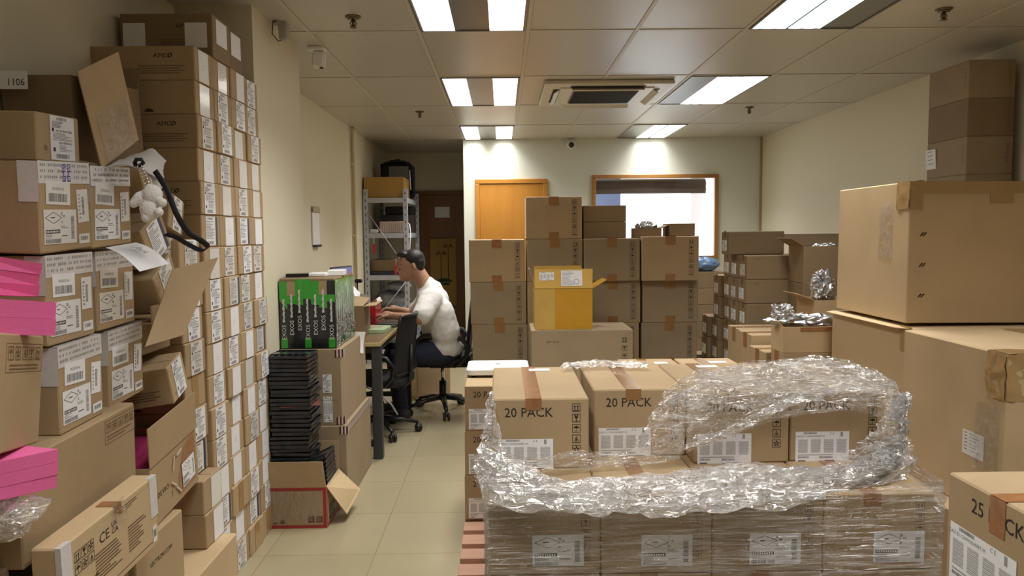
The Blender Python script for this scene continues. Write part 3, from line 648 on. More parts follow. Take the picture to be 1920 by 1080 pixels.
def chip_box(loc, label, kind, group=None, rot=(0, 0, 0), prints='plain', var=0, centre=False, m=K_MID, dims=(AW, AD, AH), lu=.01):
    o = carton('carton', loc, dims, label, group, m, rot, chip_prints if prints == 'chip' else plain_prints, prints, seam='x', centre=centre)
    if kind == 'none':
        mb = MB(); mb.quad([(dims[0]/2+.001, -.03, .0), (dims[0]/2+.001, .03, 0), (dims[0]/2+.001, .03, dims[2]), (dims[0]/2+.001, -.03, dims[2])], TAPE_TAN); mb.build('packing_tape', o)
    elif kind == 'blank': add_label(o, dims, 'right', 'blank', lu, -.002, .097, dims[2]*.94, var, R(random.uniform(-1.2, 1.2)))
    elif kind == 'navy': add_label(o, dims, 'right', 'chipnavy', lu, 0, .118, dims[2]*.9, var, R(random.uniform(-1.5, 1.5)))
    else: add_label(o, dims, 'right', 'chip', lu, 0, .108, dims[2]*.95, var, R(random.uniform(-1.5, 1.5)))
    return o
random.seed(7)
cols = {1: 'b b c b c n b c c b c c c b n c b', 2: 'b c c c b b c n b c b b b b t b c', 3: 'b c b b c n c c c b b b c b c n t', 4: 'c c c b b b c b c n c c b b b c t'}
cname = {1: 'the wall\'s nearest column', 2: 'the wall\'s second column', 3: 'the wall\'s third column', 4: 'the column beside the pillar'}
look = {'b': ('blank', 'with blank label'), 'c': ('chip', 'with barcode label'), 'n': ('navy', 'with dark-striped label'), 't': ('none', 'with tape only')}
GW = 'processor cartons stacked along the left wall'
for c in (1, 2, 3, 4):
    y = 2.93+AD/2+(c-1)*.19
    seq = cols[c].split()
    for r_ in range(17):
        k = seq[r_]; kind, desc = look[k]; z = (16-r_)*.129
        xo = random.uniform(-.006, .008)-.012*((16-r_)/16)*(1 if c > 2 else .4)
        nm = 'brown carton %s, %s of %s' % (desc, ORD[r_], cname[c])
        if r_ not in (0, 16): nm = 'brown carton %s, %s from top in %s' % (desc, ORD[r_], cname[c])
        chip_box((-1.167-AW/2+xo, y, z), nm, kind, GW, (0, 0, R(random.uniform(-.25, .25))), 'chip' if (c == 1 and r_ in (0, 2, 4)) else 'plain', random.randrange(6), lu=random.uniform(-.012, .02))
big = (.375, .19, .175)
for (y, xo, nm) in ((3.215, 0, 'taller carton with several white labels lying on top of the carton wall'), (3.412, -.01, 'taller carton on top of the carton wall, behind the one with several labels')):
    o = carton('carton', (-1.172-big[0]/2+xo, y, 17*.129+.0005), big, nm, GW, K_DARK, (0, 0, 0), chip_prints, 'chip', seam='x')
    add_label(o, big, 'right', 'blank', .0, .025, .12, .10, 0); add_label(o, big, 'front', 'blank', .12, .0, .09, .10, 2); add_label(o, big, 'front', 'blank', -.13, .0, .09, .10, 2)
# column 0: nearer short stack with its foot on the two blank-labelled cartons
for r_, k in enumerate('c b c c t c n'.split()):
    kind, desc = look[k]
    chip_box((-1.178-AW/2+.006*(r_ % 2), 2.822, .547+(7-1-r_+.02)*.129), 'brown carton %s, %s in short column by the big flap' % (desc, ORD[r_] if r_ == 0 else ORD[r_]+' from top'), kind, 'cartons in the short front column', (0, 0, R(random.uniform(-.6, .6))), 'plain', r_+1)
# two cartons with large blank labels near the floor, on a pale carton
chip_box((-1.125-AW/2, 2.83, .285), 'brown carton with a tall white label resting on the pale floor carton', 'blank', 'low cartons with blank labels', var=2, dims=(AW, .18, .130), lu=.03)
chip_box((-1.130-AW/2, 2.83, .4155), 'brown carton with a tall white label, upper of two low ones', 'blank', 'low cartons with blank labels', var=4, dims=(AW, .18, .130), lu=.03)
o = carton('carton', (-1.07-.22, 2.575, 0), (.44, .65, .283), 'pale plain carton on the floor at the foot of the left pile', None, K_PALE, seam='y')
T = MB(); 
# ------------------------------------------------------------------ the nearer pile
HB = (.40, .228, .230)
def hk_prints(mb, d): pass
def hk_box(c, rot, label, v):
    o = carton('carton', c, HB, label, 'cartons with long number stickers', K_MID, [R(a) for a in rot], None, 'hk', seam='x', centre=True)
    mb = MB(); x = HB[0]/2+.0012; d = HB[1]/2; h_ = HB[2]
    fb = [(x, -d, h_-.055), (x, d, h_-.055), (x, d, h_+.0012), (x, -d, h_+.0012)]
    mb.quad(fb, WRAPP); mb.quad([(x, -d, h_+.0012), (x, d, h_+.0012), (x-.09, d, h_+.0012), (x-.09, -d, h_+.0012)], WRAPP)
    mb.quad([(x, -d-.0012, h_-.10), (x, -d-.0012, h_), (x-.05, -d-.0012, h_), (x-.05, -d-.0012, h_-.10)], WRAPP)
    rnd = random.Random(v)
    for k in range(26):                                      # the security print on the white tape
        u = -d+.008+k*(2*d-.016)/26
        for q in range(3):
            if rnd.random() < .8: mb.quad([(x+.0004, u, h_-.012-q*.015), (x+.0004, u+.005*rnd.uniform(.5, 1.3), h_-.012-q*.015), (x+.0004, u+.006, h_-.005-q*.015), (x+.0004, u+.001, h_-.005-q*.015)], GREYP)
    mb.build('security_tape', o)
    add_label(o, HB, 'right', 'hk', -.040+.006*(v % 2), .036, .104, .060, v, R(-2-v % 3))
    add_label(o, HB, 'right', 'diamond', -.030, -.050, .142, .088, v, R(-1.5))
    add_label(o, HB, 'right', 'side', .075, .004-.003*(v % 3), .052, .088, v, R(5-2*v))
    add_label(o, HB, 'right', 'tiny', .076, -.087, .050, .026, v)
    if v == 1:
        mb = MB()
        for k in range(2): put_text(mb, 'EMSI', .020, face(HB, 'right', -.006+.021*k, .088, .0025, PI/2), mat('violet stamp ink', (.06, .03, .45), .6), 1.2)
        mb.build('violet_stamp', o)
    return o
WRAPP = mat('milky printed tape', (.74, .72, .73), .22, var=.12, vscale=60, coat=.4)
hk_box((-1.338, 1.970, 1.551), (3.4, 2.2, 0), 'taped carton with number sticker and violet stamp, top row at the left', 1)
hk_box((-1.345, 2.210, 1.560), (3.4, 2.2, 1.0), 'taped carton with number sticker, top row at the right, under the white bag', 2)
hk_box((-1.352, 1.990, 1.308), (1.2, 1.0, 1.5), 'taped carton with number sticker, middle row, partly behind pink foam', 3)
hk_box((-1.372, 2.262, 1.312), (1.5, 1.1, 1.0), 'taped carton with number sticker, middle row, under the handwritten sheet', 4)
hk_box((-1.348, 2.007, 1.073), (1.3, 1.0, 2.6), 'taped carton with number sticker, bottom row at the left', 5)
hk_box((-1.373, 2.300, 1.076), (2.0, 1.5, 2.4), 'taped carton with number sticker, bottom row, beside the dark opening', 6)
# upside-down logo carton on top of them
ub = (.33, .19, .13)
def up_prints(mb, d):
    logo(mb, face(d, 'front', -.11, -.032), .026, flip=True)
    for k in range(2): rect(mb, -.16, -.004-k*.009, -.05, -.001-k*.009, INKB, face(d, 'front'))
    icon(mb, 4, .014, face(d, 'right', -.058, -.028), INKB)
o = carton('carton', (-1.392, 2.112, 1.742), ub, 'carton with upside-down logo and tall barcode label on the top taped row', None, K_MID, (R(2.4), R(2), R(-2)), up_prints, 'ub', seam='x', centre=True)
add_label(o, ub, 'right', 'chip', .016, .002, .108, .120, 0)
# big plain carton in the middle of the pile
MD = (.42, .56, .259)
def m_prints(mb, d):
    T = face(d, 'right', .125, .095); ring(mb, -.022, -.045, .155, .022, .0012, INKB, T); icons_row(mb, T, 5, .026, .007, INKB)
    lines_rnd = random.Random(3)
    for k in range(2): rect(mb, -.012, -.026-.009*k, .13*(1-.3*k), -.023-.009*k, INKB, T)
o = carton('carton', (-1.338, 1.975, .829), MD, 'big plain carton with a row of handling marks, beneath the bottom row of taped ones', None, K_MID, (R(1.4), R(1.6), R(1.0)), m_prints, seam='y', centre=True)
# left cropped carton with marks
def q_prints(mb, d):
    T = face(d, 'right', .055, .085); ring(mb, -.09, -.042, .125, .022, .0012, INKB, T); icons_row(mb, T @ Matrix.Translation((-.065, 0, 0)), 5, .030, .011, INKB)
    for k in range(2): rect(mb, -.07, -.028-.008*k, .10, -.025-.008*k, INKB, T)
o = carton('carton', (-1.262, 1.556, 1.139), (.40, .38, .255), 'plain carton with handling marks at the left edge between pink foam bundles', None, K_MID, (R(-9), R(2.6), R(14)), q_prints, seam='y', centre=True)
# support under it, out of frame for the most part
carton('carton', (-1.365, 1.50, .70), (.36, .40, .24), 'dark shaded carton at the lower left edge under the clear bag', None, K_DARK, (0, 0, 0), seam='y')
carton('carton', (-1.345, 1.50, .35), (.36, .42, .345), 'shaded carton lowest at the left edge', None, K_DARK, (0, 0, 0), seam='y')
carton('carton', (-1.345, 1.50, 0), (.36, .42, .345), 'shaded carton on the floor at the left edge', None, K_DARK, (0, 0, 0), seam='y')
# flat carton with the CE marks, leaning on the big plain one
ND = (.070, .48, .208)
def n_prints(mb, d):
    F = lambda u, v: face(d, 'right', u, v)
    icons_row(mb, F(-.175, .055), 3, .026, .004, INK, (0, 1, 4)); icons_row(mb, F(-.175, .024), 3, .026, .004, INK, (2, 4, 3))
    put_text(mb, 'CE', .038, F(-.052, .050), INK, 1.1); put_text(mb, 'UK', .020, F(.000, .062), INK, 1.2); put_text(mb, 'CA', .020, F(.000, .044), INK, 1.2)
    rnd = random.Random(5)
    for cx, w_ in ((-.035, .13), (.12, .11)):
        for k in range(9):
            v = .018-k*.0085; rect(mb, -w_/2, v, -w_/2+w_*rnd.uniform(.5, 1), v+.0035, INKB, F(cx, -.002))
    for k in range(3): rect(mb, .03, .073+k*.006, .03+.10*rnd.uniform(.5, 1), .075+k*.006, INKB, F(0, 0))
    rect(mb, -.20, -.085, .2, -.083, INKB, F(0, 0)); rect(mb, -.06, .088, .20, .0885, INKB, F(0, 0))
    put_text(mb, 'S', .05, F(-.10, -.045), INK, 1.2)
o = carton('carton', (-1.0675, 1.930, .649), ND, 'flat carton with CE and UKCA marks leaning on the big plain one', None, K_PALE, (R(2.1), 0, R(.2)), n_prints, seam=None, centre=True)
add_label(o, ND, 'right', 'tiny', .215, -.065, .022, .05, 1)
for s_ in (-1, 1):
    mb = MB(); y = s_*ND[1]/2; mb.box((.0298, y-s_*.020, ND[2]/2+.045), (.014, .042, ND[2]-.088), WRAPP); mb.build('milky_end_tape', o)
mb = MB(); mb.box((.012, .02, ND[2]-.012), (ND[0]-.02, .035, .028), TAPE_RED); mb.sheet(lambda u, v: crumple((ND[0]/2+.004+.006*math.sin(u*9), -.01+u*.06, ND[2]-.05+v*.055), .012, 40), 10, 10, CLEARTAPE); mb.build('red_tape', o)
# cartons filling the foot of the pile
def e_prints(mb, d): put_text(mb, 'LECTRON COM', .022, face(d, 'right', .0, .03), INK)
carton('carton', (-1.30, 2.32, .30), (.40, .34, .235), 'carton with a printed company line, beside the flat one near the floor', None, K_MID, (0, 0, R(1)), e_prints, seam='y')
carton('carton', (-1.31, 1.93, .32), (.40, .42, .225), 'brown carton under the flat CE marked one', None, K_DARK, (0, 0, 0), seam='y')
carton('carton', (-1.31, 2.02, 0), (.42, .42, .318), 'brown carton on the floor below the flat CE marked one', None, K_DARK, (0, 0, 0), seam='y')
# open carton with raised front board and magenta lining
tcd = (.42, .40, .20)
tm = open_carton_mb(tcd, K_MID, MAGENTA)
to = tm.build('open_carton'); to.matrix_world = TR((-1.335, 2.505, .55), (R(4), 0, R(2.6))); tag(to, 'open carton with magenta lining, raised side board and red tape', 'box')
x = tcd[0]/2; flap(to, (x, -.20, .2), (x, .20, .2), (x+.004, .20, .335), (x+.004, -.205, .33), K_MID, lab=None)
mb = MB(); mb.quad([(x+.001, .02, .02), (x+.001, .178, .02), (x+.001, .178, .20), (x+.001, .075, .17), (x+.001, .02, .08)], TAPE_RED)
mb.build('red_tape', to)
F = Matrix.Translation((0, 0, 0))
link('shipping_label', label_mesh('diamond', .115, .085, 8), to, face(tcd, 'right', .105, -.022, .003, R(3)))
mb = MB()
put_text(mb, 'DE.VVO', .026, face(tcd, 'right', -.11, -.01), INK); put_text(mb, ')', .03, face(tcd, 'right', -.04, -.05), INK)
for k, (u, v, a) in enumerate(((-.02, .05, 1.2), (.03, .07, .2), (-.03, -.02, -.6), (.01, -.055, -.7))): mb.box((0, 0, 0), (.045, .007, .002), mat('torn tape ends', (.72, .58, .45), .3), face(tcd, 'right', u, v, .004, a))
mb.build('print_and_tape_bits', to)
mb = MB(); mb.box((0, 0, .0), (.38, .36, .02), MAGENTA, TR((0, 0, .17), (0, 0, 0)), bev=.004); mb.build('foam_lining', to)
# tilted cartons hanging over it
chip_box((-1.331, 2.552, .950), 'dark tilted carton with barcode label, lying in the dark opening above the magenta lining', 'chip', 'tilted cartons in the pile', (R(9.1), R(-7.1), R(7.6)), 'chip', 2, True)
chip_box((-1.345, 2.485, 1.436), 'tilted carton with barcode label and navy strip, below the white plush toy', 'navy', 'tilted cartons in the pile', (R(24), R(-6), R(1)), 'plain', 3, True)
chip_box((-1.335, 2.520, 1.296), 'tilted carton with barcode label, beside the corner of the handwritten sheet', 'chip', 'tilted cartons in the pile', (R(26), R(-4), R(3)), 'plain', 4, True)
chip_box((-1.385, 2.715, 1.555), 'carton with slanting barcode label, behind the black strap', 'chip', 'tilted cartons in the pile', (R(-10.3), R(3.3), R(8.6)), 'plain', 5, True)
chip_box((-1.40, 2.650, 1.405), 'carton with barcode label, under the loop of the black strap', 'chip', 'tilted cartons in the pile', (R(-3), R(2), R(6)), 'plain', 1, True)
carton('carton', (-1.345, 2.56, 1.640), (.27, .18, .11), 'small leaning carton behind the white cloth bag', None, K_MID, (R(18), R(-8), R(14)), seam='y', centre=True)
# brown carton behind the pile that carries them
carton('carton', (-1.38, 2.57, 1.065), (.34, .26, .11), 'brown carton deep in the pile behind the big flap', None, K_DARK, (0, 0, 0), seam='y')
# the big loose flap
ff = [at_x(p[0], p[1], -1.0) for p in ((271, 651), (344, 629), (410, 483), (330, 506))]
P = [at_x(271, 651, -1.085), at_x(344, 629, -1.02), at_x(408, 484, -.985), at_x(322, 506, -1.10)]
root = MB(); T0 = P[0]
mb = MB(); n_ = (P[1]-P[0]).cross(P[3]-P[0]).normalized()*.005
vs = P+[p+n_ for p in P]; mb.add(vs, [(3, 2, 1, 0), (4, 5, 6, 7), (0, 1, 5, 4), (1, 2, 6, 5), (2, 3, 7, 6), (3, 0, 4, 7)], K_MID)
ob = mb.build('open_carton'); 
wb = MB(); wb.box((-1.32, 2.55, 1.182), (.36, .28, .006), K_IN); wb.box((-1.137, 2.55, 1.21), (.006, .28, .06), K_MID); wb.build('carton_wall', ob)
tag(ob, 'opened carton whose large flap sticks out below the handwritten sheet', 'box')
# big open carton at the top left with its hanging side flap
bm_ = open_carton_mb((.215, .46, .29), K_DARK, K_IN, floor=True)
bo = bm_.build('open_carton'); bo.matrix_world = TR((-1.452, 2.63, 1.70), (R(5), R(0), R(1)))
tag(bo, 'big open carton atop the left pile with a taped hanging flap', 'box')
inv = bo.matrix_world.inverted()
P = [inv @ Vector(p) for p in (at(146, 134, 2.38), at(222, 97, 2.66), at(260, 262, 2.62), at(191, 315, 2.34))]
fl = flap(bo, *P, m=K_PALE, lab='hanging side flap with torn clear tape')
c0 = (P[0]+P[1]+P[2]+P[3])/4; nn = (P[1]-P[0]).cross(P[3]-P[0]).normalized()
nn = nn if (inv @ Vector((0, 0, 1.46)) - c0).dot(nn) > 0 else -nn
def ct(u, v):
    a = P[3].lerp(P[2], .12+.8*u); b = P[0].lerp(P[1], .12+.8*u); p = a.lerp(b, v*.5) + nn*.0065
    return crumple(p, .006, 25)
mb = MB(); mb.sheet(ct, 16, 16, CLEARTAPE); mb.build('clear_tape', fl)
flap(bo, (-.105, .23, .29), (.105, .23, .29), (.105, .27, .37), (-.105, .27, .37), K_DARK)
T = inv @ TR(at(22, 149, 2.345), (PI/2, 0, 0)) 
# number sheet taped to that carton
mb = MB(); mb.box((0, 0, 0), (.10, .055, .001), PAPER); 
nb = mb.build('number_note', None, TR(at(20, 150, 2.345), (R(88), 0, R(3)))); tag(nb, 'white note with handwritten 1106 on the big open carton at top left', 'note')
t = MB(); put_text(t, '1106', .030, Matrix.Translation((.015, -.006, .001)), INK, .9); t.build('handwriting', nb)
# carton between, to fill up behind the upside-down logo one
carton('carton', (-1.40, 2.40, 1.672), (.30, .30, .02), 'flattened board under the big open carton', None, K_DARK, seam=None)
# pink foam bundles
def foam(pts_x, label, n, yb, x0=-1.02, dy=.20):
    pass
def foam_bundle(TL, TR_, BR, BL, xs, thick, n, label):
    """stack of foam sheets seen end on; corners are points of the end face"""
    A, B, C, D = TL, TR_, BR, BL
    r = empty('foam_bundle', D, label, 'foam', 'pink foam bundles'); inv_ = Matrix.Translation(-Vector(D))
    for k in range(n):
        t0, t1 = k/n+.003, (k+1)/n-.003
        e = random.uniform(-.006, .006)
        q = [A.lerp(D, t0), B.lerp(C, t0)+Vector((e, 0, 0)), B.lerp(C, t1)+Vector((e, 0, 0)), A.lerp(D, t1)]
        bk = [p+Vector((-thick, .04, 0)) for p in q]
        mb = MB(); vs = [inv_ @ p for p in q+bk]
        mb.add(vs, [(0, 3, 2, 1), (4, 5, 6, 7), (0, 1, 5, 4), (1, 2, 6, 5), (2, 3, 7, 6), (3, 0, 4, 7)], PINK); mb.build('foam_sheet', r)
    return r
X = -1.02
foam_bundle(at(-70, 470, 1.60), at(76, 494, 1.72), at(68, 556, 1.74), at(-70, 552, 1.60), 0, .22, 3, 'shorter pink foam bundle at the left edge, upper one above the longer slab')
foam_bundle(at(-70, 556, 1.60), at(107, 567, 1.70), at(103, 629, 1.70), at(-70, 628, 1.60), 0, .25, 2, 'long pink foam bundle in front of the middle row of taped cartons')
foam_bundle(at(-70, 880, 1.50), at(109, 842, 1.66), at(108, 914, 1.66), at(-70, 955, 1.50), 0, .12, 3, 'pink foam bundle low at the left edge above the clear bag')
# clear bag hanging under it
def bagf(u, v):
    a = u*2*PI; r_ = .055*(1-.55*v)*(1+.25*math.sin(3*a))*(.55 if v < .02 else 1)
    c = at(14, 945+62*v, 1.52); return crumple(c+Vector((r_*1.2*math.cos(a), r_*math.sin(a), 0)), .02, 22, 3)
mb = MB(); mb.sheet(bagf, 36, 20, FILM_LOOSE); tag(mb.build('plastic_bag'), 'clear plastic bag drooping below the low pink foam at the left edge', 'bag')
# handwritten sheet lying over the edge of the row
S0 = [at_x(197, 467, -1.13), at_x(255, 457, -1.10), at_x(317, 497, -1.02), at_x(262, 512, -.99)]
def shf(u, v):
    a = S0[0].lerp(S0[1], v); b = S0[3].lerp(S0[2], v); p = a.lerp(b, u); return p + Vector((0, 0, .012*math.sin(u*PI)+.004))
mb = MB(); mb.sheet(shf, 16, 10, PAPER)
ps = mb.build('handwritten_sheet'); tag(ps, 'white handwritten sheet sticking out over the middle row of taped cartons', 'paper')
U_ = (S0[3]-S0[0]).normalized(); V_ = (S0[1]-S0[0]).normalized(); Nn = U_.cross(V_).normalized(); V_ = Nn.cross(U_)
c = shf(.58, .5)+Nn*.012; Tm = Matrix(((U_.x, V_.x, Nn.x, c.x), (U_.y, V_.y, Nn.y, c.y), (U_.z, V_.z, Nn.z, c.z), (0, 0, 0, 1)))
t = MB(); put_text(t, 'Jack', .034, Tm, mat('grey pencil', (.25, .25, .28), .7)); t.build('handwriting', ps)
# white bag with black edge strap, plush toy
def bagw(u, v):
    p0 = at(196, 312, 2.15).lerp(at(262, 287, 2.42), v); p1 = at(298, 345, 2.16).lerp(at(312, 305, 2.42), v)
    p = p0.lerp(p1, u); return crumple(p+Vector((0, 0, .03*math.sin(u*PI*.9))), .008, 14)
WF = mat('white cloth', (.66, .66, .66), .8, bump=.3, bscale=60)
bg = empty('cloth_bag', at(260, 310, 2.25), 'white cloth bag with black strap draped on top of the left pile', 'bag'); bi = Matrix.Translation(-bg.location)
mb = MB(); mb.sheet(lambda u, v: bi @ Vector(bagw(u, v)), 20, 12, WF)
mb.sheet(lambda u, v: bi @ crumple(at(275, 326, 2.155).lerp(at(303, 318, 2.3), u).lerp(at(290, 372, 2.15).lerp(at(306, 352, 2.25), u), v), .006, 20), 10, 12, WF)
me = mb.mesh('bag_cloth'); ob = link('bag_cloth', me, bg); so_ = ob.modifiers.new('s', 'SOLIDIFY'); so_.thickness = .004
STR = mat('black webbing', (.006, .006, .012), .6, bump=.3, bscale=200)
def strap(pts, wid, parent, inv_):
    P = [Vector(p) for p in pts]; n = len(P)-1
    def f(u, v):
        k = min(int(u*n), n-1); t = u*n-k
        p0, p1, p2, p3 = P[max(k-1, 0)], P[k], P[k+1], P[min(k+2, n)]
        q = .5*((2*p1)+(p2-p0)*t+(2*p0-5*p1+4*p2-p3)*t*t+(3*p1-p0-3*p2+p3)*t**3)
        return inv_ @ (q + Vector((wid[0]*(v-.5), 0, wid[1]*(v-.5))))
    mb = MB(); mb.sheet(f, n*8, 2, STR); me = mb.mesh('strap'); o = link('strap', me, parent); s_ = o.modifiers.new('s', 'SOLIDIFY'); s_.thickness = .003; return o
strap([at(290, 320, 2.12), at(312, 355, 2.10), at(330, 400, 2.10), at(352, 435, 2.12), at(378, 452, 2.14), at(390, 464, 2.16), at(378, 470, 2.20), at(352, 458, 2.24), at(330, 445, 2.3), at(311, 440, 2.36)], (.013, .009), bg, bi)
mb = MB(); mb.tube([bi @ p for p in (at(252, 306, 2.1), at(256, 299, 2.09), at(265, 299, 2.09), at(269, 305, 2.09), at(262, 311, 2.09), at(253, 309, 2.1))], .0055, STR, 8); mb.build('loop', bg)
toy = empty('plush_toy', at(278, 365, 2.08), 'white plush rabbit toy hanging on a chain from the cloth bag', 'toy'); ti = Matrix.Translation(-toy.location)
PL = mat('white plush', (.80, .79, .76), .95, bump=.8, bscale=160)
mb = MB()
def tb(px, py, y, r): mb.ball(ti @ at(px, py, y), r, PL, 16)
tb(286, 366, 2.08, (.028, .024, .030)); tb(281, 392, 2.08, (.027, .026, .034)); tb(304, 380, 2.07, (.013, .013, .013)); 
mb.tube([ti @ p for p in (at(272, 362, 2.08), at(262, 370, 2.075), at(250, 382, 2.07))], [.011, .016, .012], PL, 12); mb.ball(ti @ at(250, 382, 2.07), .012, PL, 10)
mb.tube([ti @ p for p in (at(284, 356, 2.08), at(278, 346, 2.08))], [.012, .008], PL, 12); mb.ball(ti @ at(298, 398, 2.06), .013, PL, 10); mb.ball(ti @ at(274, 408, 2.07), .014, PL, 10)
me = mb.mesh('toy_body'); ob = link('toy_body', me, toy); rm = ob.modifiers.new('r', 'REMESH'); rm.mode = 'VOXEL'; rm.voxel_size = .003; rm.use_smooth_shade = True
mb = MB(); 
for k in range(7):
    a = ti @ at(262+k*2.6, 312+k*6, 2.085); pts = [a+Vector((.006*math.cos(t*PI/4), .002*math.sin(t*PI/4), .008*math.sin(t*PI/4))) for t in range(9)]; mb.tube(pts, .0012, CHROME, 5, cap=False)
mb.build('chain', toy)

# ================================================================== BACK STACK of big cartons (middle of the room)
def a_prints(n=6, s=.036):
    def f(mb, d): icons_col(mb, face(d, 'front', d[0]*.37, d[2]*.37), n, min(s, d[2]*.115), .010 if d[2] > .28 else .006)
    return f
YA = 5.60
def frontbox(name, x0, x1, yt, yb, y, depth, label, group=None, m=K_MID, prints=None, seam='y', tape=True, z=None, rz=0., key=None):
    """carton whose front face spans photo x0..x1, yt..yb at depth y"""
    a, b = at(x0, yt, y), at(x1, yb, y); W = b.x-a.x; zt = a.z; zb = b.z if z is None else z; H = zt-zb
    o = carton(name, ((a.x+b.x)/2, y+depth/2, zb), (round(W, 3), depth, round(H, 3)), label, group, m, (0, 0, rz), prints, key, seam)
    if tape:
        tape_mesh((W, depth, H), .075, .065, TAPE_BR, u=-W*.01, bottom=True).build('packing_tape', o)
    return o
# shallow pallet under the stack
WOOD = mat('pinkish pallet wood', (.46, .27, .185), .75, var=.18, vscale=5, stretch=(1, 9, 9), bump=.2)
def pallet(x0, x1, y0, y1, h, label, nb=7):
    r = empty('pallet', ((x0+x1)/2, (y0+y1)/2, 0), label, 'pallet'); W, D = x1-x0, y1-y0
    for k in range(nb):
        mb = MB(); yy = -D/2+.05+k*(D-.1)/(nb-1); mb.box((0, yy, h-.011), (W, .10, .022), WOOD, bev=.002); mb.build('deck_board', r)
    for k in range(3):
        mb = MB(); xx = -W/2+.05+k*(W-.1)/2; mb.box((xx, 0, (h-.022)/2), (.09, D, h-.022), WOOD, bev=.002); mb.build('stringer', r)
    return r
pallet(-.25, 1.475, YA, YA+.31, .13, 'wooden pallet under the back stack of big cartons', 3)
cx = [(-.250, .425), (.183, .425), (.610, .425), (1.040, .43)]
zr = [.1315, .4525, .7735, 1.0945]; HA = .320; DA = .30
cn = ['left column', 'second column', 'third column', 'right column']
rn = ['bottom', 'second from bottom', 'second from top', 'top']
for c, (x0, W) in enumerate(cx):
    for r_ in range(4):
        top = r_ == 3
        if r_ == 0 and c in (1,): continue
        lb = 'big taped carton, %s in the %s of the back stack' % (rn[r_], cn[c])
        yo = {(3, 3): -.06, (2, 3): -.03}.get((c, r_), 0); xo = {(0, 2): .004, (0, 1): .012, (2, 2): .01, (3, 2): .015, (3, 1): .008, (0, 3): -.004}.get((c, r_), 0)
        dims = (W-.006, DA, HA+(.012 if c == 3 and top else 0))
        o = carton('carton', (x0+W/2+xo, YA+yo+DA/2, zr[r_]), dims, lb, 'big cartons of the back stack', K_GREY if (c+r_) % 3 else K_MID, (0, 0, 0), a_prints(), 'A%d' % ((c+r_) % 3 == 0), 'y')
        tape_mesh(dims, .075, .065, TAPE_RED if (c, r_) in ((0, 3), (2, 1)) else TAPE_BR, u=.0, bottom=True).build('packing_tape', o)
o = carton('carton', (.183+.212, YA+DA/2, .1315), (.415, DA, HA), 'big carton low in the back stack, hidden behind the long carton', None, K_GREY, prints=a_prints(), seam='y')
o = carton('carton', (.183+.207, YA+DA/2, 1.4150+.0005), (.42, DA, .315), 'big taped carton alone on top of the back stack', None, K_MID, prints=a_prints(), seam='y')
tape_mesh((.42, DA, .315), .075, .065, TAPE_BR, bottom=True).build('packing_tape', o)
for k, (yt, yb) in enumerate(((410, 441), (375, 409))):
    a, b = at(1094, yt, YA+.06), at(1174, yb, YA+.06)
    carton('carton', ((a.x+b.x)/2, YA+.06+.11, 1.4155+k*.125), (b.x-a.x, .22, .124), 'narrow shaded brown carton on the back stack, %s of two' % ('lower', 'upper')[k], None, K_DARK, prints=None, seam='y')
a = at(1178, 412, YA+.25); b = at(1228, 442, YA+.25)
ob = open_carton_mb((.20, .18, .075), K_DARK, K_DARK).build('open_carton', None, TR(((a.x+b.x)/2+.01, YA+.12, 1.4155))); tag(ob, 'small dark open carton with a foil bag, in front of the window', 'box')
flap(ob, (.10, -.09, .075), (.10, .09, .075), (.16, .09, .10), (.16, -.09, .10), K_DARK)
def blob(name, c, r, m, amp, sc_, seed, label, cat, n=40, parent=None):
    mb = MB(); fo = m is FOIL
    def f(u, v):
        a, p = u*2*PI, (v-.5)*PI; d = Vector((math.cos(p)*math.cos(a), math.cos(p)*math.sin(a), math.sin(p)))
        q = Vector((d.x*r[0], d.y*r[1], d.z*r[2])); k = 1+amp*(noise.ridged_multi_fractal(d*sc_+Vector((seed, 0, 0)), 1, 2, 3, 1, 2)-1.1)
        return crumple(q*k, .016, 24, seed) if fo else q*k
    mb.sheet(f, n, n//2, m, not fo); o = mb.build(name, parent, TR(c)); 
    if label: tag(o, label, cat)
    return o
blob('foil_bag', ((a.x+b.x)/2+.01, YA+.12, 1.500), (.075, .06, .040), FOIL, .25, 2.2, 4, 'crumpled silver foil bag in the small open carton before the window', 'bag')
a, b = at(1230, 413, YA+.3), at(1274, 440, YA+.3)
carton('carton', (1.36, YA+.14, 1.4275), (.19, .26, .095), 'low dark carton at the right end on top of the back stack', None, K_DARK)
# long carton and the yellow taped one in front
YL = 5.02
a, b = at(996, 620, YL), at(1187, 620, YL)
LD = (b.x-a.x, .42, .80)
def lc_prints(mb, d): icons_col(mb, face(d, 'front', d[0]*.415, .33), 3, .036, .02); put_text(mb, 'EBV RMA', .022, face(d, 'front', -.20, .32), INKB)
lo_ = carton('carton', ((a.x+b.x)/2, YL+.21, .40), (b.x-a.x, .42, .40), 'long plain carton in front of the back stack, under the yellow one', None, K_GREY, prints=lambda mb, d: (icons_col(mb, face(d, 'front', d[0]*.415, .13), 3, .036, .02), put_text(mb, 'EBV RMA', .022, face(d, 'front', -.20, .12), INKB)), seam='x')
carton('carton', ((a.x+b.x)/2, YL+.21, 0), (b.x-a.x, .42, .399), 'long plain carton on the floor beneath the other long one', None, K_GREY, seam='x')
a, b = at(1003, 614, 5.05), at(1111, 614, 5.05); zt = at(1003, 541, 5.05).z; W = b.x-a.x
ydim = (round(W, 3), .26, round(zt-.8012, 3))
ym = open_carton_mb(ydim, YEL_K, YEL_K); rect(ym, -.06, -ydim[2]/2+.005, W/2-.002, ydim[2]/2-.005, TAPE_YEL, face(ydim, 'front'))
yo = ym.build('open_carton', None, TR(((a.x+b.x)/2, 5.05+.13, .8012))); tag(yo, 'open carton covered in yellow tape with two white labels on its raised flap', 'box')
h_ = ydim[2]; x = W/2
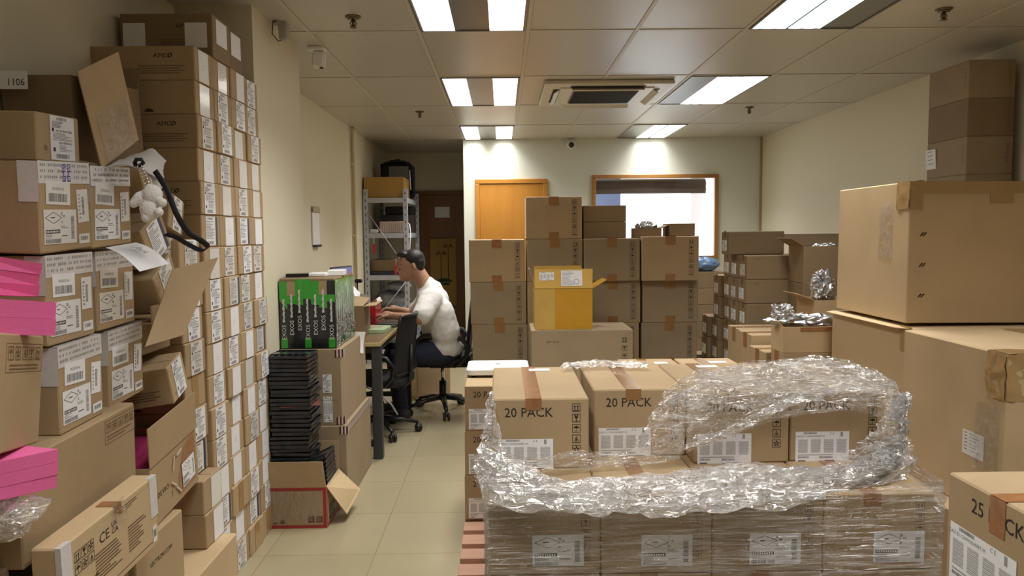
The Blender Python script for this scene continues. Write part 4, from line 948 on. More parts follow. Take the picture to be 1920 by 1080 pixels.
f1 = flap(yo, (-x, -.13, h_), (x, -.13, h_), (x+.002, -.12, h_+.13), (-x+.004, -.12, h_+.13), YEL_K, lab='raised front flap')
flap(yo, (-x, .13, h_), (x, .13, h_), (x-.05, .16, h_+.14), (-x+.01, .16, h_+.14), YEL_K); flap(yo, (x, -.13, h_), (x, .12, h_), (x+.10, .10, h_+.055), (x+.10, -.11, h_+.055), TAPE_YEL)
flap(yo, (-x, -.12, h_), (-x, .12, h_), (-x-.035, .12, h_+.13), (-x-.035, -.12, h_+.13), K_MID)
for kd, u, wd_, hh_, v_ in (('case', -.115, .10, .055, .082), ('ship', .055, .145, .105, .068)):
    link('shipping_label', label_mesh(kd, wd_, hh_, 0), f1, TR((u, -.1355+.008*(v_/.13), h_+v_), (PI/2-.077, 0, 0)))

# ================================================================== RIGHT MIDDLE: long cartons with end labels
SD = (.42, .172, .160)
def end_box(x, y, z, label, var, group='long cartons with end labels, right of the back stack', dims=SD, dark=False):
    def pr(mb, d): rect(mb, -.02, -.012, .02, .03, INKB, face(d, 'left', 0, .055)); put_text(mb, 'SERIES', .012, face(d, 'front', -.14, .055), INKB); icons_col(mb, face(d, 'front', .19, .04), 2, .018, .02, INKB)
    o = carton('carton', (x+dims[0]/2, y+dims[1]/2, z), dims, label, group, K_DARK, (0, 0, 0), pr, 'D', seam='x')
    add_label(o, dims, 'left', 'chip', -.012, -.018, .10, .075, var); return o
X0 = 1.64
nrow = {0: 6, 1: 6, 2: 6, 3: 5, 4: 5, 5: 4, 6: 4, 7: 3}
dn = ['nearest', 'second from the front', 'third from the front', 'fourth from the front', 'fifth from the front', 'farthest']
for r_ in range(8):
    for k in range(nrow[r_]):
        if r_ < 4 and k == 0 and False: continue
        xo = -.03*(max(0, k-2)) * (1 if r_ < 7 else .5)
        end_box(X0+xo+random.uniform(-.006, .006), 4.96+k*.178, r_*.1622, 'long brown carton with end label, row %s from floor, %s' % (ORD[r_] if r_ else 'lowest', dn[k]), r_+k)
end_box(X0-.07, 5.14, 8*.1622, 'long brown carton with end label, alone on top of the labelled rows', 3, None, (.385, .172, .16))
# dark stack beyond with a blue bag and an open flap
for k in range(7):
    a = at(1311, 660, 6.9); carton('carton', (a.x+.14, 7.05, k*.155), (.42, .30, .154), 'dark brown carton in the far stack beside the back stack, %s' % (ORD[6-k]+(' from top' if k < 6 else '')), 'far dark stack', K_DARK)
blob('plastic_bag', (at(1324, 522, 6.95).x, 7.0, 1.15), (.13, .10, .07), mat('blue plastic bag', (.16, .28, .50), .3, bump=.6), .2, 2, 9, 'small blue plastic bag on the far dark stack below the window', 'bag')
blob('plastic_bag', (1.50, 6.55, .075), (.16, .14, .07), mat('dark blue bag', (.03, .04, .07), .4, bump=.6), .2, 2, 3, 'dark blue bag on the floor between the stacks', 'bag')
# lower cartons in front of them
def e2(x0, x1, y0, y1, z0, z1, label, m=K_MID, group=None, prints=None, tape=False):
    o = carton('carton', ((x0+x1)/2, (y0+y1)/2, z0), (x1-x0, y1-y0, z1-z0), label, group, m, (0, 0, 0), prints, None, 'x')
    if tape: tape_mesh((x1-x0, y1-y0, z1-z0), .06, .09, TAPE_BR, along='x').build('packing_tape', o)
    return o
for z0, z1, t in ((0, .42, 'lower'), (.421, .855, 'upper')):
    e2(1.46, 1.84, 4.53, 4.78, z0, z1, 'plain brown carton, %s and rear of the four left of the foil boxes' % t, K_MID, tape=t == 'upper')
    e2(1.45, 1.84, 4.29, 4.525, z0, z1, 'plain brown carton, %s and front of the four left of the foil boxes' % t, K_MID, tape=t == 'upper')
e2(1.43, 1.84, 4.00, 4.27, .0, .40, 'plain brown carton on the floor behind the foil box'); e2(1.43, 1.84, 4.00, 4.27, .401, .80, 'plain brown carton with white slip behind the foil box', tape=True)
mb = MB(); mb.box((0, 0, 0), (.10, .05, .002), PAPER); tag(mb.build('paper_slip', None, TR((1.60, 4.14, .8035))), 'white paper slip on the plain carton behind the foil box', 'paper')
def g_pr(mb, d): put_text(mb, 'SERIES', .018, face(d, 'front', -.12, d[2]*.3), INKB)
for k, (z0, z1) in enumerate(((0, .2), (.201, .40), (.401, .60), (.601, .825))):
    e2(1.455, 1.875, 3.82, 3.99, z0, z1, 'brown carton in the stack carrying the long foil bag, %s' % ['lowest', 'second from floor', 'third from floor', 'topmost closed one'][k], K_MID, prints=g_pr, tape=k == 3)
ob = open_carton_mb((.42, .17, .135), K_PALE, K_IN).build('open_carton', None, TR((1.665, 3.905, .8262))); tag(ob, 'pale open carton holding a long silver foil bag', 'box')
mb = MB(); mb.quad([(-.12, -.0865, .112), (.20, -.0865, .112), (.20, -.0865, .132), (-.12, -.0865, .132)], TAPE_RED); mb.build('red_tape', ob)
flap(ob, (-.21, -.085, .135), (-.21, .085, .135), (-.235, .085, .165), (-.235, -.085, .165), K_PALE)
blob('foil_bag', (1.60, 3.90, .985), (.19, .065, .035), FOIL, .3, 2.0, 7, 'long silver foil bag lying on the pale open carton', 'bag', 48)
blob('foil_bag', (1.475, 3.89, 1.025), (.05, .03, .05), FOIL, .35, 2.3, 17, 'crumpled bunched foil end at the left of the long foil bag', 'bag', 40)
# stack behind the giant carton: open box with foil, dark open box above and behind
for k in range(6): e2(1.845, 2.22, 4.34, 4.62, k*.153, k*.153+.152, 'brown carton under the upright foil bag, %s of its stack' % (ORD[5-k]+(' from top' if 0 < k < 5 else '') if k else 'bottom'), K_MID)
ob = open_carton_mb((.39, .27, .13), K_MID, K_IN).build('open_carton', None, TR((2.035, 4.48, .9185))); tag(ob, 'brown open carton with side flap and upright foil bag', 'box')
flap(ob, (-.195, -.13, .13), (-.195, .13, .13), (-.285, .13, .165), (-.285, -.13, .165), K_MID)
blob('foil_bag', (1.925, 4.44, 1.12), (.07, .06, .10), FOIL, .4, 2.4, 21, 'upright crumpled foil bag at the left edge of the giant carton', 'bag', 48)
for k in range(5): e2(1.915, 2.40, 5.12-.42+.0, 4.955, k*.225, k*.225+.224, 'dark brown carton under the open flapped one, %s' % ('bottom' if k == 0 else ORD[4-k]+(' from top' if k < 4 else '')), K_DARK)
ob = open_carton_mb((.44, .25, .235), K_DARK, K_IN).build('open_carton', None, TR((2.135, 4.83, 1.1255))); tag(ob, 'dark open carton with spread flaps against the right wall', 'box')
flap(ob, (-.22, -.125, .235), (-.22, .125, .235), (-.30, .125, .285), (-.30, -.125, .285), K_DARK); flap(ob, (-.22, .125, .235), (.22, .125, .235), (.16, .17, .31), (-.24, .17, .31), K_DARK); flap(ob, (.22, -.125, .235), (.22, .125, .235), (.30, .125, .29), (.30, -.125, .29), K_DARK)
blob('foil_bag', (2.12, 4.83, 1.345), (.09, .07, .03), FOIL, .3, 2.2, 31, 'foil scrap inside the dark flapped carton', 'bag', 30)

# ================================================================== FAR RIGHT: giant cartons and the tall column
TD = (.28, .41, .2225)
def t_pr(mb, d):
    icons_col(mb, face(d, 'front', .105, .06), 5, .016, .008, INKB); icons_col(mb, face(d, 'left', .175, .06), 5, .016, .008, INKB)
for k in range(11):
    o = carton('carton', (2.955-.002*k*0, 4.60+TD[1]/2-.17, k*.2232+.0), TD, 'brown carton in the tall column by the right wall, %s' % (ORD[10-k]+(' from top' if 0 < k < 10 else '') if k else 'lowest'), 'tall column by the right wall', K_GREY if k % 3 else K_DARK, (0, 0, 0), t_pr, 'T', 'y')
    o.location.x = 2.902
    if k == 8:
        mb = MB(); mb.box((0, 0, 0), (.001, .11, .125), PAPER); rnd = random.Random(4)
        for q in range(4): mb.quad([(-.0008, .035-.0*q, .045-q*.025), (-.0008, -.02-.01*q % .02, .047-q*.025), (-.0008, -.02-.01*q % .02, .050-q*.025), (-.0008, .035, .048-q*.025)], INKL)
        n_ = mb.build('paper_note', None, TR((2.758, 4.60+.19, o.location.z+.12), (0, R(-3), 0))); tag(n_, 'handwritten white note taped to the tall column by the right wall', 'note')
BIG = (1.20, .66, .60)
def scuffs(mb, d):
    for k in range(3):
        for q in range(2): poly(mb, [(-d[0]/2+.045+q*.012, .07-k*.13), (-d[0]/2+.052+q*.012, .07-k*.13), (-d[0]/2+.066+q*.012, .085-k*.13), (-d[0]/2+.059+q*.012, .088-k*.13)], SEAM, face(d, 'front'))
g1 = carton('carton', (1.716+.6, 3.13+.33, 1.0585), BIG, 'giant pale carton with stapled corner on top at the right edge', None, K_PALE, (0, R(.4), 0), scuffs, None, None)
mb = MB()
mb.sheet(lambda u, v: crumple((-.602, -.331+.0*u, 0) if False else (-.6022-.002, -.33+.10*u, .60-.115*v), .004, 30), 8, 8, TAPE_TAN); mb.sheet(lambda u, v: crumple((-.6+.055*u, -.3325, .602-.12*v), .004, 30), 8, 8, TAPE_TAN)
mb.sheet(lambda u, v: Vector((-.6+1.2*u, -.3322, .601-.05*v)), 4, 2, TAPE_TAN); mb.sheet(lambda u, v: Vector((-.26+.10*u, -.3332, .56-.05*v)), 2, 2, TAPE_TAN); mb.sheet(lambda u, v: Vector((-.6+1.2*u, -.3322+.06*v, .6015)), 4, 2, TAPE_TAN)
mb.build('tan_tape', g1)
mb = MB(); mb.sheet(lambda u, v: crumple((-.6035, -.2+.12*u, .52-.25*v), .005, 25), 12, 16, CLEARTAPE); mb.build('clear_tape', g1)
g2 = carton('carton', (1.703+.6, 3.055+.375, .455), (1.20, .75, .592), 'giant pale carton below the stapled one with small list label', None, K_PALE, (0, 0, 0), None, None, None)
d2_ = (1.20, .75, .592); add_label(g2, d2_, 'left', 'list', .27, -.06, .10, .085, 0)
mb = MB(); mb.box((-.60, -.33, .545), (.012, .075, .105), TAPE_TAN); mb.build('tan_tape', g2)
flap(g2, (-.60, -.37, .590), (-.60, .37, .590), (-.635, .37, .585), (-.635, -.30, .588), K_PALE, t=.003)
g3 = carton('carton', (1.66+.6, 2.40+.32, .462), (1.20, .632, .585), 'giant pale carton in front at the right edge, with taped corner and list label', None, K_PALE, (0, 0, 0), None, None, None)
d3 = (1.20, .632, .585); add_label(g3, d3, 'left', 'list', .155, -.055, .12, .088, 1)
mb = MB(); mb.sheet(lambda u, v: crumple((-.6035, -.315+.10*u, .587-.16*v), .006, 25), 10, 12, TAPE_TAN); mb.sheet(lambda u, v: crumple((-.6+.20*u, -.318, .588-.16*v), .006, 25), 10, 12, TAPE_TAN); mb.sheet(lambda u, v: crumple((-.6+.30*u, -.315+.10*v, .5875), .004, 25), 10, 8, TAPE_TAN); mb.sheet(lambda u, v: Vector((-.2+.11*u, -.31+.62*v, .5862)), 2, 2, TAPE_TAN)
mb.build('tan_tape', g3)
mb = MB(); mb.sheet(lambda u, v: crumple((-.6035, -.29+.13*u, .40-.24*v), .004, 25), 12, 14, CLEARTAPE); mb.build('clear_tape', g3)
carton('carton', (1.63+.6, 3.05+.36, 0), (1.18, .72, .4545), 'shaded carton on the floor under the rear giant one', None, K_MID, seam=None)
carton('carton', (1.60+.6, 2.36+.32, 0), (1.22, .66, .4615), 'shaded carton on the floor under the front giant one', None, K_MID, seam=None)
PD = (.30, .50, .240)
def pack_prints(txt, side='front', sx=1., ic=True):
    def f(mb, d):
        put_text(mb, txt, .040, face(d, side, -.035 if side == 'front' else -.02, d[2]*.31), INK, .95)
        if side == 'front': icons_col(mb, face(d, 'front', d[0]*.37, d[2]*.37), 5, .025, .0065, INK)
    return f
for k in range(4):
    o = carton('carton', (.934+.25, 1.24, k*.2385), (.50, .56, .2380), 'carton marked 25 PACK at the lower right corner, %s' % ['lowest', 'second from floor', 'third from floor', 'on top'][k] if k < 3 else 'carton marked 25 PACK with orange tape at the lower right corner', None, K_MID, (0, 0, R(0)), None, None, 'y')
    if k == 3:
        d = (.50, .56, .238); t = MB(); put_text(t, '25 PACK', .042, face(d, 'left', -.125, .078), INK, .95); t.build('printed_words', o)
        add_label(o, d, 'left', 'case', -.165, -.042, .20, .125, 0)
        t = MB(); t.quad([(-.2512, .10, .238), (-.2512, .145, .238), (-.2512, .145, .165), (-.2512, .10, .165)][::-1], TAPE_RED); t.quad([(-.2512, .10, .2392), (.25, .10, .2392), (.25, .145, .2392), (-.2512, .145, .2392)], TAPE_RED); t.build('red_tape', o)

# ================================================================== PALLET OF 20-PACKS with loose stretch film
BH = .2125; PT = .12; PW = .2905
pallet(-.19, 1.165, 1.96, 3.98, PT, 'pinkish wooden pallet under the film wrapped cartons, its boards showing at the left', 14)
pk = pack_prints('20 PACK')
def tape_top(o, d, m=TAPE_BR, u=-.02, w_=.048): tape_mesh(d, w_, .035, m, u=u).build('packing_tape', o)
LD2 = (.298, .50, BH-.001)
gl = 'diamond-labelled cartons in the film'
low_n = ['leftmost', 'second from the left', 'third from the left', 'rightmost']
for k in range(4):
    for r_ in range(3):
        lb = 'film wrapped carton in the pallet front, %s, %s layer' % (low_n[k], ['bottom', 'middle', 'upper'][r_])
        def pr(mb, d): icons_col(mb, face(d, 'front', d[0]*.37, d[2]*.33), 5, .024, .007, INKB)
        o = carton('carton', (-.040+PW/2+k*.3005, 1.938+.25, PT+r_*BH), LD2, lb, gl, K_MID, (0, 0, 0), pr, 'low', 'y')
        tape_top(o, LD2, TAPE_RED if k % 3 == 0 else TAPE_BR)
        cxl = (.036, .028, .020, .055)[k] if r_ == 2 else .03; add_label(o, LD2, 'front', 'diamond', cxl, -.042 if k else -.038, .138, .086, k)
top_n = ['leftmost', 'second', 'third', 'fourth and rightmost']
for k, (x, y, h_) in enumerate(((-.037, 2.185, .2125), (.282, 2.30, .2125), (.576, 2.215, .2125), (.874, 2.225, .2125))):
    d = (PW, .525, h_)
    o = carton('carton', (x+PW/2, y+.2625, PT+3*BH), d, 'carton marked 20 PACK in the top row of the wrapped pallet, %s' % top_n[k], 'top row of 20 PACK cartons', K_MID, (0, 0, 0), pk, 'pk', 'y')
    tape_top(o, d, TAPE_RED if k == 0 else TAPE_BR); add_label(o, d, 'front', 'case', (-.045, -.048, -.052, -.046)[k], -.063, .165, .096, k)
    s_ = MB(); s_.box((.02, .20, h_+.0012), (.075, .04, .0012), PAPER); s_.build('paper_slip', o)
# second row of columns behind: the left column of three, and closing columns
d = (PW, .50, BH)
for r_ in range(3):
    o = carton('carton', (-.188+PW/2+.003*r_, 3.41+.25, PT+r_*BH), d, 'carton marked 20 PACK under the white scale, %s' % ['bottom one', 'middle one', 'topmost one'][r_], 'column of 20 PACK cartons under the scale', K_MID, (0, 0, 0), pk, 'pk2', 'y')
    add_label(o, d, 'front', 'case', -.045, -.05, .165, .096, r_+4)
for k in range(4):
    for r_ in range(3):
        o = carton('carton', (-.030+PW/2+k*.2965, 2.72+.115+.255, PT+r_*BH), (PW, .30, BH-.001), 'carton standing behind the top row on the pallet, %s from the left, %s layer' % (['first', 'second', 'third', 'fourth'][k], ['bottom', 'middle', 'upper'][r_]), 'second row of cartons on the pallet', K_MID, (0, 0, 0), None, 'sr', 'y')
for k, x in enumerate((.60, .905)):
    for r_ in range(3):
        o = carton('carton', (x+.15, 3.41+.26, PT+r_*(BH+.01)), (PW, .50, BH+.009), 'carton at the back of the pallet near the foil boxes, %s column, %s layer' % (['left', 'right'][k], ['bottom', 'middle', 'top'][r_]), 'rear cartons on the pallet', K_MID, (0, 0, 0), None, 'rr', 'y')
        if r_ == 2: tape_top(o, (PW, .50, BH+.009)); s_ = MB(); s_.box((.05, .12, BH+.0105), (.09, .05, .0012), PAPER); s_.build('paper_slip', o)
# the white parcel scale
sx = empty('parcel_scale', (-.028, 3.73, PT+3*BH+.001), 'white flat parcel scale on the column of cartons left of the pallet', 'scale')
mb = MB()
def rrect(w_, d_, r_, n=8):
    P = []
    for cx_, cy_, a0 in ((w_/2-r_, d_/2-r_, 0), (-w_/2+r_, d_/2-r_, PI/2), (-w_/2+r_, -d_/2+r_, PI), (w_/2-r_, -d_/2+r_, 1.5*PI)):
        for k in range(n+1): a = a0+PI/2*k/n; P.append((cx_+r_*math.cos(a), cy_+r_*math.sin(a)))
    return P
def extr(mb, P, z0, z1, m, bev=.004, T=None):
    n = len(P); L = []
    for z, s_ in ((z0, .985), (z0+bev, 1), (z1-bev, 1), (z1, .985)): L += [(x*s_, y*s_, z) for x, y in P]
    fs = [(j*n+i, j*n+(i+1) % n, (j+1)*n+(i+1) % n, (j+1)*n+i) for j in range(3) for i in range(n)]; fs += [tuple(range(n))[::-1], tuple(3*n+i for i in range(n))]
    mb.add(L, fs, m, T)
extr(mb, rrect(.31, .27, .03), .012, .040, WHITE_PL); mb.build('platform', sx)
mb = MB(); mb.cyl((0, .02, .040), (0, .02, .0415), .012, mat('grey badge', (.3, .3, .3), .3, metal=.5), 16); mb.build('badge', sx)
for i in (-1, 1):
    for j in (-1, 1): f_ = MB(); f_.cyl((i*.12, j*.10, 0), (i*.12, j*.10, .013), .014, BLACK_PL, 12); f_.build('foot', sx)

# ------------------------------------------------------------------ stretch film
fr = empty('stretch_film', (.56, 1.9, .5), 'clear crinkled stretch film wrapped round the pallet cartons and bunched above them', 'film'); fi = Matrix.Translation(-fr.location)
def rid(p, s1, seed): return noise.ridged_multi_fractal(Vector(p)*s1+Vector((seed, seed*.3, 0)), .9, 2.1, 5, 1.0, 2.0)
# the taut skirt round the front and the two sides of the lower layers
def skirt(u, v):
    per = [(-.050, 2.60), (-.050, 1.925), (1.172, 1.925), (1.172, 2.60)]
    seg = [.675, 1.222, .675]; t = u*sum(seg); k = 0
    while k < 2 and t > seg[k]: t -= seg[k]; k += 1
    a, b = per[k], per[k+1]; x = a[0]+(b[0]-a[0])*t/seg[k]; y = a[1]+(b[1]-a[1])*t/seg[k]
    z = .30+(.785-.30)*v - .02*math.sin(x*3)*(v)
    w_ = .006*(noise.noise(Vector((x*2.2, y*2, z*55+x*4)))+.6*noise.noise(Vector((x*5, y*3, z*120-x*9+5))))
    n_ = (-1, 0) if k == 0 else ((0, -1) if k == 1 else (1, 0)); w_ = w_+.006
    return fi @ Vector((x+n_[0]*w_, y+n_[1]*w_, z))
mb = MB(); mb.sheet(skirt, 300, 150, FILM_TAUT); mb.build('taut_film', fr)
def ribbon(topp, botp, nu, nv, amp, s1, seed, m, name, bulge=.03, dirn=(0, -1, .3), lab=None):
    """a bunched length of film between two edge lines, folded and crinkled"""
    def cr(P, t):
        n = len(P)-1; k = min(int(t*n), n-1); t = t*n-k; p0, p1, p2, p3 = P[max(k-1, 0)], P[k], P[k+1], P[min(k+2, n)]
        return .5*((2*p1)+(p2-p0)*t+(2*p0-5*p1+4*p2-p3)*t*t+(3*p1-p0-3*p2+p3)*t**3)
    D = Vector(dirn)
    def f(u, v):
        a, b = cr(topp, u), cr(botp, u); p = a.lerp(b, v)
        q = Vector((u*7, v*1.0, 0)); e = math.sin(v*PI)
        p = p + D*(bulge*e)
        r_ = rid((u*5.5, v*2.2, .3), s1, seed)-1.0; r2 = noise.noise(Vector((u*46+seed, v*16, 2)))
        return fi @ (p + D*(amp*r_*(.35+.65*e)) + Vector((noise.noise(Vector((u*21, v*7, seed))), noise.noise(Vector((u*23+9, v*7, seed))), noise.noise(Vector((u*19, v*9+4, seed)))))*amp*.8 + D*r2*amp*.45)
    mb = MB(); mb.sheet(f, nu, nv, m); o = mb.build(name, fr)
    if lab: o['label'] = lab
    return o
def L(*pts): return [at(*p) for p in pts]
# main bunched roll lying along the ledge between the layers
T1 = L((903, 830, 2.02), (930, 850, 1.98), (985, 872, 1.97), (1060, 905, 1.98), (1130, 898, 2.03), (1220, 890, 2.08), (1300, 885, 2.1), (1380, 868, 2.1), (1470, 872, 2.1), (1560, 880, 2.1), (1640, 850, 2.1), (1700, 820, 2.12))
B1 = L((893, 880, 1.98), (915, 925, 1.90), (985, 945, 1.88), (1060, 950, 1.88), (1130, 952, 1.88), (1220, 952, 1.88), (1300, 950, 1.88), (1380, 945, 1.89), (1470, 938, 1.90), (1560, 925, 1.95), (1640, 910, 2.0), (1700, 885, 2.05))
ribbon(T1, B1, 420, 46, .016, 1.0, 3.1, FILM_LOOSE, 'bunched_film', .035, (0, -.6, .8), 'whitish bunched roll of film')
ribbon(T1, [p+Vector((0, -.01, -.015)) for p in B1], 380, 36, .022, 1.5, 8.7, FILM_LOOSE, 'bunched_film', .02, (0, -.7, .7))
# knot at the left corner, going up beside the first carton
ribbon(L((917, 735, 2.16), (908, 790, 2.12), (903, 830, 2.08), (908, 870, 2.0), (930, 900, 1.96)), L((925, 735, 2.16), (935, 800, 2.10), (955, 850, 2.03), (990, 890, 1.96), (1030, 925, 1.92)), 120, 40, .012, 1.2, 1.7, FILM_LOOSE, 'bunched_film', .02)
ribbon(L((893, 860, 2.0), (890, 880, 1.98), (900, 920, 1.95), (925, 945, 1.92)), L((940, 850, 1.98), (960, 880, 1.95), (985, 905, 1.92), (1020, 930, 1.9)), 90, 40, .014, 1.2, 5.7, FILM_LOOSE, 'bunched_film', .02)
# strand from the left corner across the label and up over the third carton
T2 = L((925, 845, 2.13), (1000, 858, 2.13), (1080, 846, 2.15), (1160, 845, 2.19), (1215, 800, 2.19), (1255, 735, 2.15), (1310, 705, 2.14), (1400, 690, 2.14), (1480, 682, 2.2), (1560, 676, 2.2), (1640, 700, 2.18), (1682, 735, 2.18))
B2 = L((930, 878, 2.10), (1000, 888, 2.10), (1080, 880, 2.13), (1180, 878, 2.16), (1270, 860, 2.17), (1300, 800, 2.15), (1370, 762, 2.13), (1440, 760, 2.13), (1500, 752, 2.16), (1580, 755, 2.17), (1640, 752, 2.17), (1684, 752, 2.17))
ribbon(T2, B2, 420, 50, .016, 1.1, 12.3, FILM_THIN, 'film_strand', .02, (0, -.7, .5), 'loose film drawn up over the top row')
ribbon([p+Vector((0, .02, .01)) for p in T2[4:]], [p+Vector((0, 0, .035)) for p in B2[4:]], 260, 40, .014, 1.6, 15.3, FILM_THIN, 'film_strand', .015, (0, -.6, .6))
# thin film hanging over the fronts of the third and fourth carton
ribbon(L((1290, 740, 2.18), (1390, 738, 2.18), (1480, 735, 2.19), (1590, 740, 2.19), (1680, 745, 2.19)), L((1285, 850, 2.17), (1340, 830, 2.17), (1450, 790, 2.175), (1590, 770, 2.18), (1672, 790, 2.18)), 200, 50, .006, 1.3, 21, FILM_THIN, 'film_sheet', .01, (0, -1, 0))
# thin strand from third label up to the right
ribbon(L((1272, 838, 2.17), (1330, 818, 2.165), (1400, 782, 2.16), (1480, 745, 2.16), (1540, 740, 2.16)), L((1270, 846, 2.17), (1335, 830, 2.165), (1410, 798, 2.16), (1485, 762, 2.16), (1545, 750, 2.16)), 120, 12, .005, 1.5, 33, FILM_LOOSE, 'film_strand', .006)
# wad at the right end
ribbon(L((1672, 738, 2.17), (1650, 790, 2.15), (1610, 830, 2.12), (1560, 868, 2.08), (1500, 885, 2.05)), L((1688, 742, 2.17), (1690, 800, 2.15), (1697, 850, 2.12), (1690, 895, 2.06), (1600, 915, 2.0)), 200, 60, .018, 1.2, 41, FILM_LOOSE, 'bunched_film', .05)
ribbon(L((1676, 740, 2.16), (1662, 795, 2.13), (1640, 835, 2.10), (1590, 872, 2.06)), L((1686, 742, 2.16), (1688, 800, 2.12), (1690, 850, 2.08), (1680, 885, 2.03)), 160, 50, .020, 1.6, 47, FILM_LOOSE, 'bunched_film', .06)
ribbon(L((1680, 862, 2.1), (1700, 868, 2.1), (1712, 862, 2.1), (1715, 852, 2.1)), L((1680, 880, 2.1), (1702, 876, 2.1), (1717, 870, 2.1), (1720, 855, 2.1)), 40, 12, .005, 1.2, 51, FILM_LOOSE, 'film_tail', .006)
# loose film lying on the tops of the third and fourth carton
ztop = PT+3*BH+.2125
ribbon([at_z(x, y, ztop+.012) for x, y in ((1060, 684), (1130, 679), (1210, 684))], [at_z(x, y, ztop+.012) for x, y in ((1050, 692), (1130, 688), (1215, 690))], 60, 16, .008, 1.2, 61, FILM_LOOSE, 'film_scrap', .012, (0, 0, 1))
ribbon([at_z(x, y, ztop+.03) for x, y in ((1370, 690), (1440, 678), (1520, 673), (1580, 680), (1640, 700))], [at_z(x, y, ztop+.012) for x, y in ((1290, 735), (1400, 738), (1500, 738), (1600, 738), (1680, 740))], 240, 90, .010, 1.3, 71, FILM_THIN, 'film_sheet', .02, (0, 0, 1))

# ================================================================== K: cartons, trays and wrapped box beside the desk
def k_pr(mb, d):
    pass
k1 = carton('carton', (-1.195+.1725, 3.955+.36, 0), (.345, .72, .437), 'large brown carton on the floor beside the desk leg', None, K_GREY, (0, 0, 0), None, None, 'y')
k2 = carton('carton', (-1.195+.1625, 3.96+.35, .4375), (.325, .70, .417), 'large brown carton under the green and black wrapped box', None, K_GREY, (0, 0, 0), None, None, 'y')
def stripe_tape(o, d, u0, n, v, side='right', L_=.02):
    mb = MB(); T = face(d, side, 0, v, .0015)
    for k in range(n): poly(mb, [(u0+k*.018, -.028), (u0+k*.018+.009, -.018), (u0+k*.018+.009, .024), (u0+k*.018, .014)], mat('dark red stripe', (.10, .02, .02), .4), T); poly(mb, [(u0+k*.018+.009, -.018), (u0+k*.018+.018, -.028), (u0+k*.018+.018, .014), (u0+k*.018+.009, .024)], mat('pale stripe', (.72, .66, .6), .4), T)
    return mb.build('striped_tape', o)
stripe_tape(k1, (.345, .72, .437), -.355, 39, .192); stripe_tape(k1, (.345, .72, .437), .135, 3, .195, 'front'); stripe_tape(k2, (.325, .70, .417), -.345, 3, .185); stripe_tape(k2, (.325, .70, .417), .13, 3, -.18, 'front'); stripe_tape(k2, (.325, .70, .417), .13, 3, .185, 'front')
for v in (.02, -.12): add_label(k2, (.325, .70, .417), 'front', 'chip' if v > 0 else 'case', .085, v, .048, .10 if v > 0 else .14, 0)
# wrapped box
GRN = mat('bright green tape', (.035, .36, .03), .25, coat=.6, bump=.1, bscale=20); BLK = mat('black tape', (.012, .014, .018), .22, coat=.6, bump=.15, bscale=20); WPR = mat('white tape print', (.70, .70, .70), .4)
wd_ = (.295, .49, .380)
wb_ = empty('wrapped_box', (-1.190+wd_[0]/2, 3.965+.245, .8550), 'box wrapped all over in green and black printed tape on the brown cartons', 'box')
mb = MB(); mb.box((0, 0, wd_[2]/2), wd_, K_DARK, bev=.006); mb.build('box_body', wb_)
rnd = random.Random(2); nst = 7
for side, W_, n in (('front', wd_[0], 7), ('right', wd_[1], 9)):
    for k in range(n):
        u0 = -W_/2+k*W_/n; g_ = MB(); T = face(wd_, side, 0, 0, .0015+.0006*(k % 2)); top = wd_[2]/2-.004-rnd.uniform(0, .015)
        lo_, hi_ = top-.10-.05*((k*.37) % 1), top-.15+.05*((k*.61) % 1)
        if side == 'right': lo_, hi_ = top-.06-.2*((k*.37) % 1), top-.10-.2*((k*.61) % 1)
        e_ = u0+W_/n; poly(g_, [(u0, -wd_[2]/2+.004), (e_, -wd_[2]/2+.004), (e_, hi_), (u0, lo_)], BLK, T)
        tm_ = (GRN, K_MID, GRN, GRN, GRN, K_MID, BLK)[k % 7] if side == 'front' else GRN
        poly(g_, [(u0, lo_), (e_, hi_), (e_, top-.075 if tm_ is not GRN else top), (u0, top-.075 if tm_ is not GRN else top)], GRN, T)
        if tm_ is not GRN: rect(g_, u0, top-.075, e_, top, tm_, T)
        if k in (0, 6, 3) and side == 'front' or k % 3 == 1 and side == 'right': rect(g_, u0+.004, -wd_[2]/2+.006, u0+W_/n-.004, -wd_[2]/2+.06, GRN, face(wd_, side, 0, 0, .0022+.0006*(k % 2)))
        Tt = face(wd_, side, u0+W_/n*.5, -.10+.025*(k % 3), .0035, PI/2); put_text(g_, 'EXOS', .030, Tt, WPR, 1.1)
        for q in range(11): rect(g_, .055+q*.011, -.006+.002*(q % 2), .068+q*.011, .006-.002*(q % 3), WPR, Tt)
        g_.build('tape_strip', wb_)
mb = MB(); mb.sheet(lambda u, v: crumple((wd_[0]/2+.006, -wd_[1]/2+wd_[1]*u, .0+.36*v), .010, 9), 30, 20, FILM_THIN); mb.build('clear_wrap', wb_)
for k, (x, y, w2, d2_, h2) in enumerate(((.02, -.05, .10, .12, .018), (.105, .02, .09, .14, .03), (-.08, -.12, .12, .10, .02))):
    mb = MB(); mb.box((0, 0, h2/2), (w2, d2_, h2), (PAPER, PAPER, BLK)[k], bev=.003); tag(mb.build('small_box', None, TR((wb_.location.x+x, wb_.location.y+y, .8550+.3803), (0, 0, .1*k))), ['small flat white box on top of the green wrapped box', 'white packet on the right end of the green wrapped box', 'black film wad on the left end of the green wrapped box'][k], 'box')
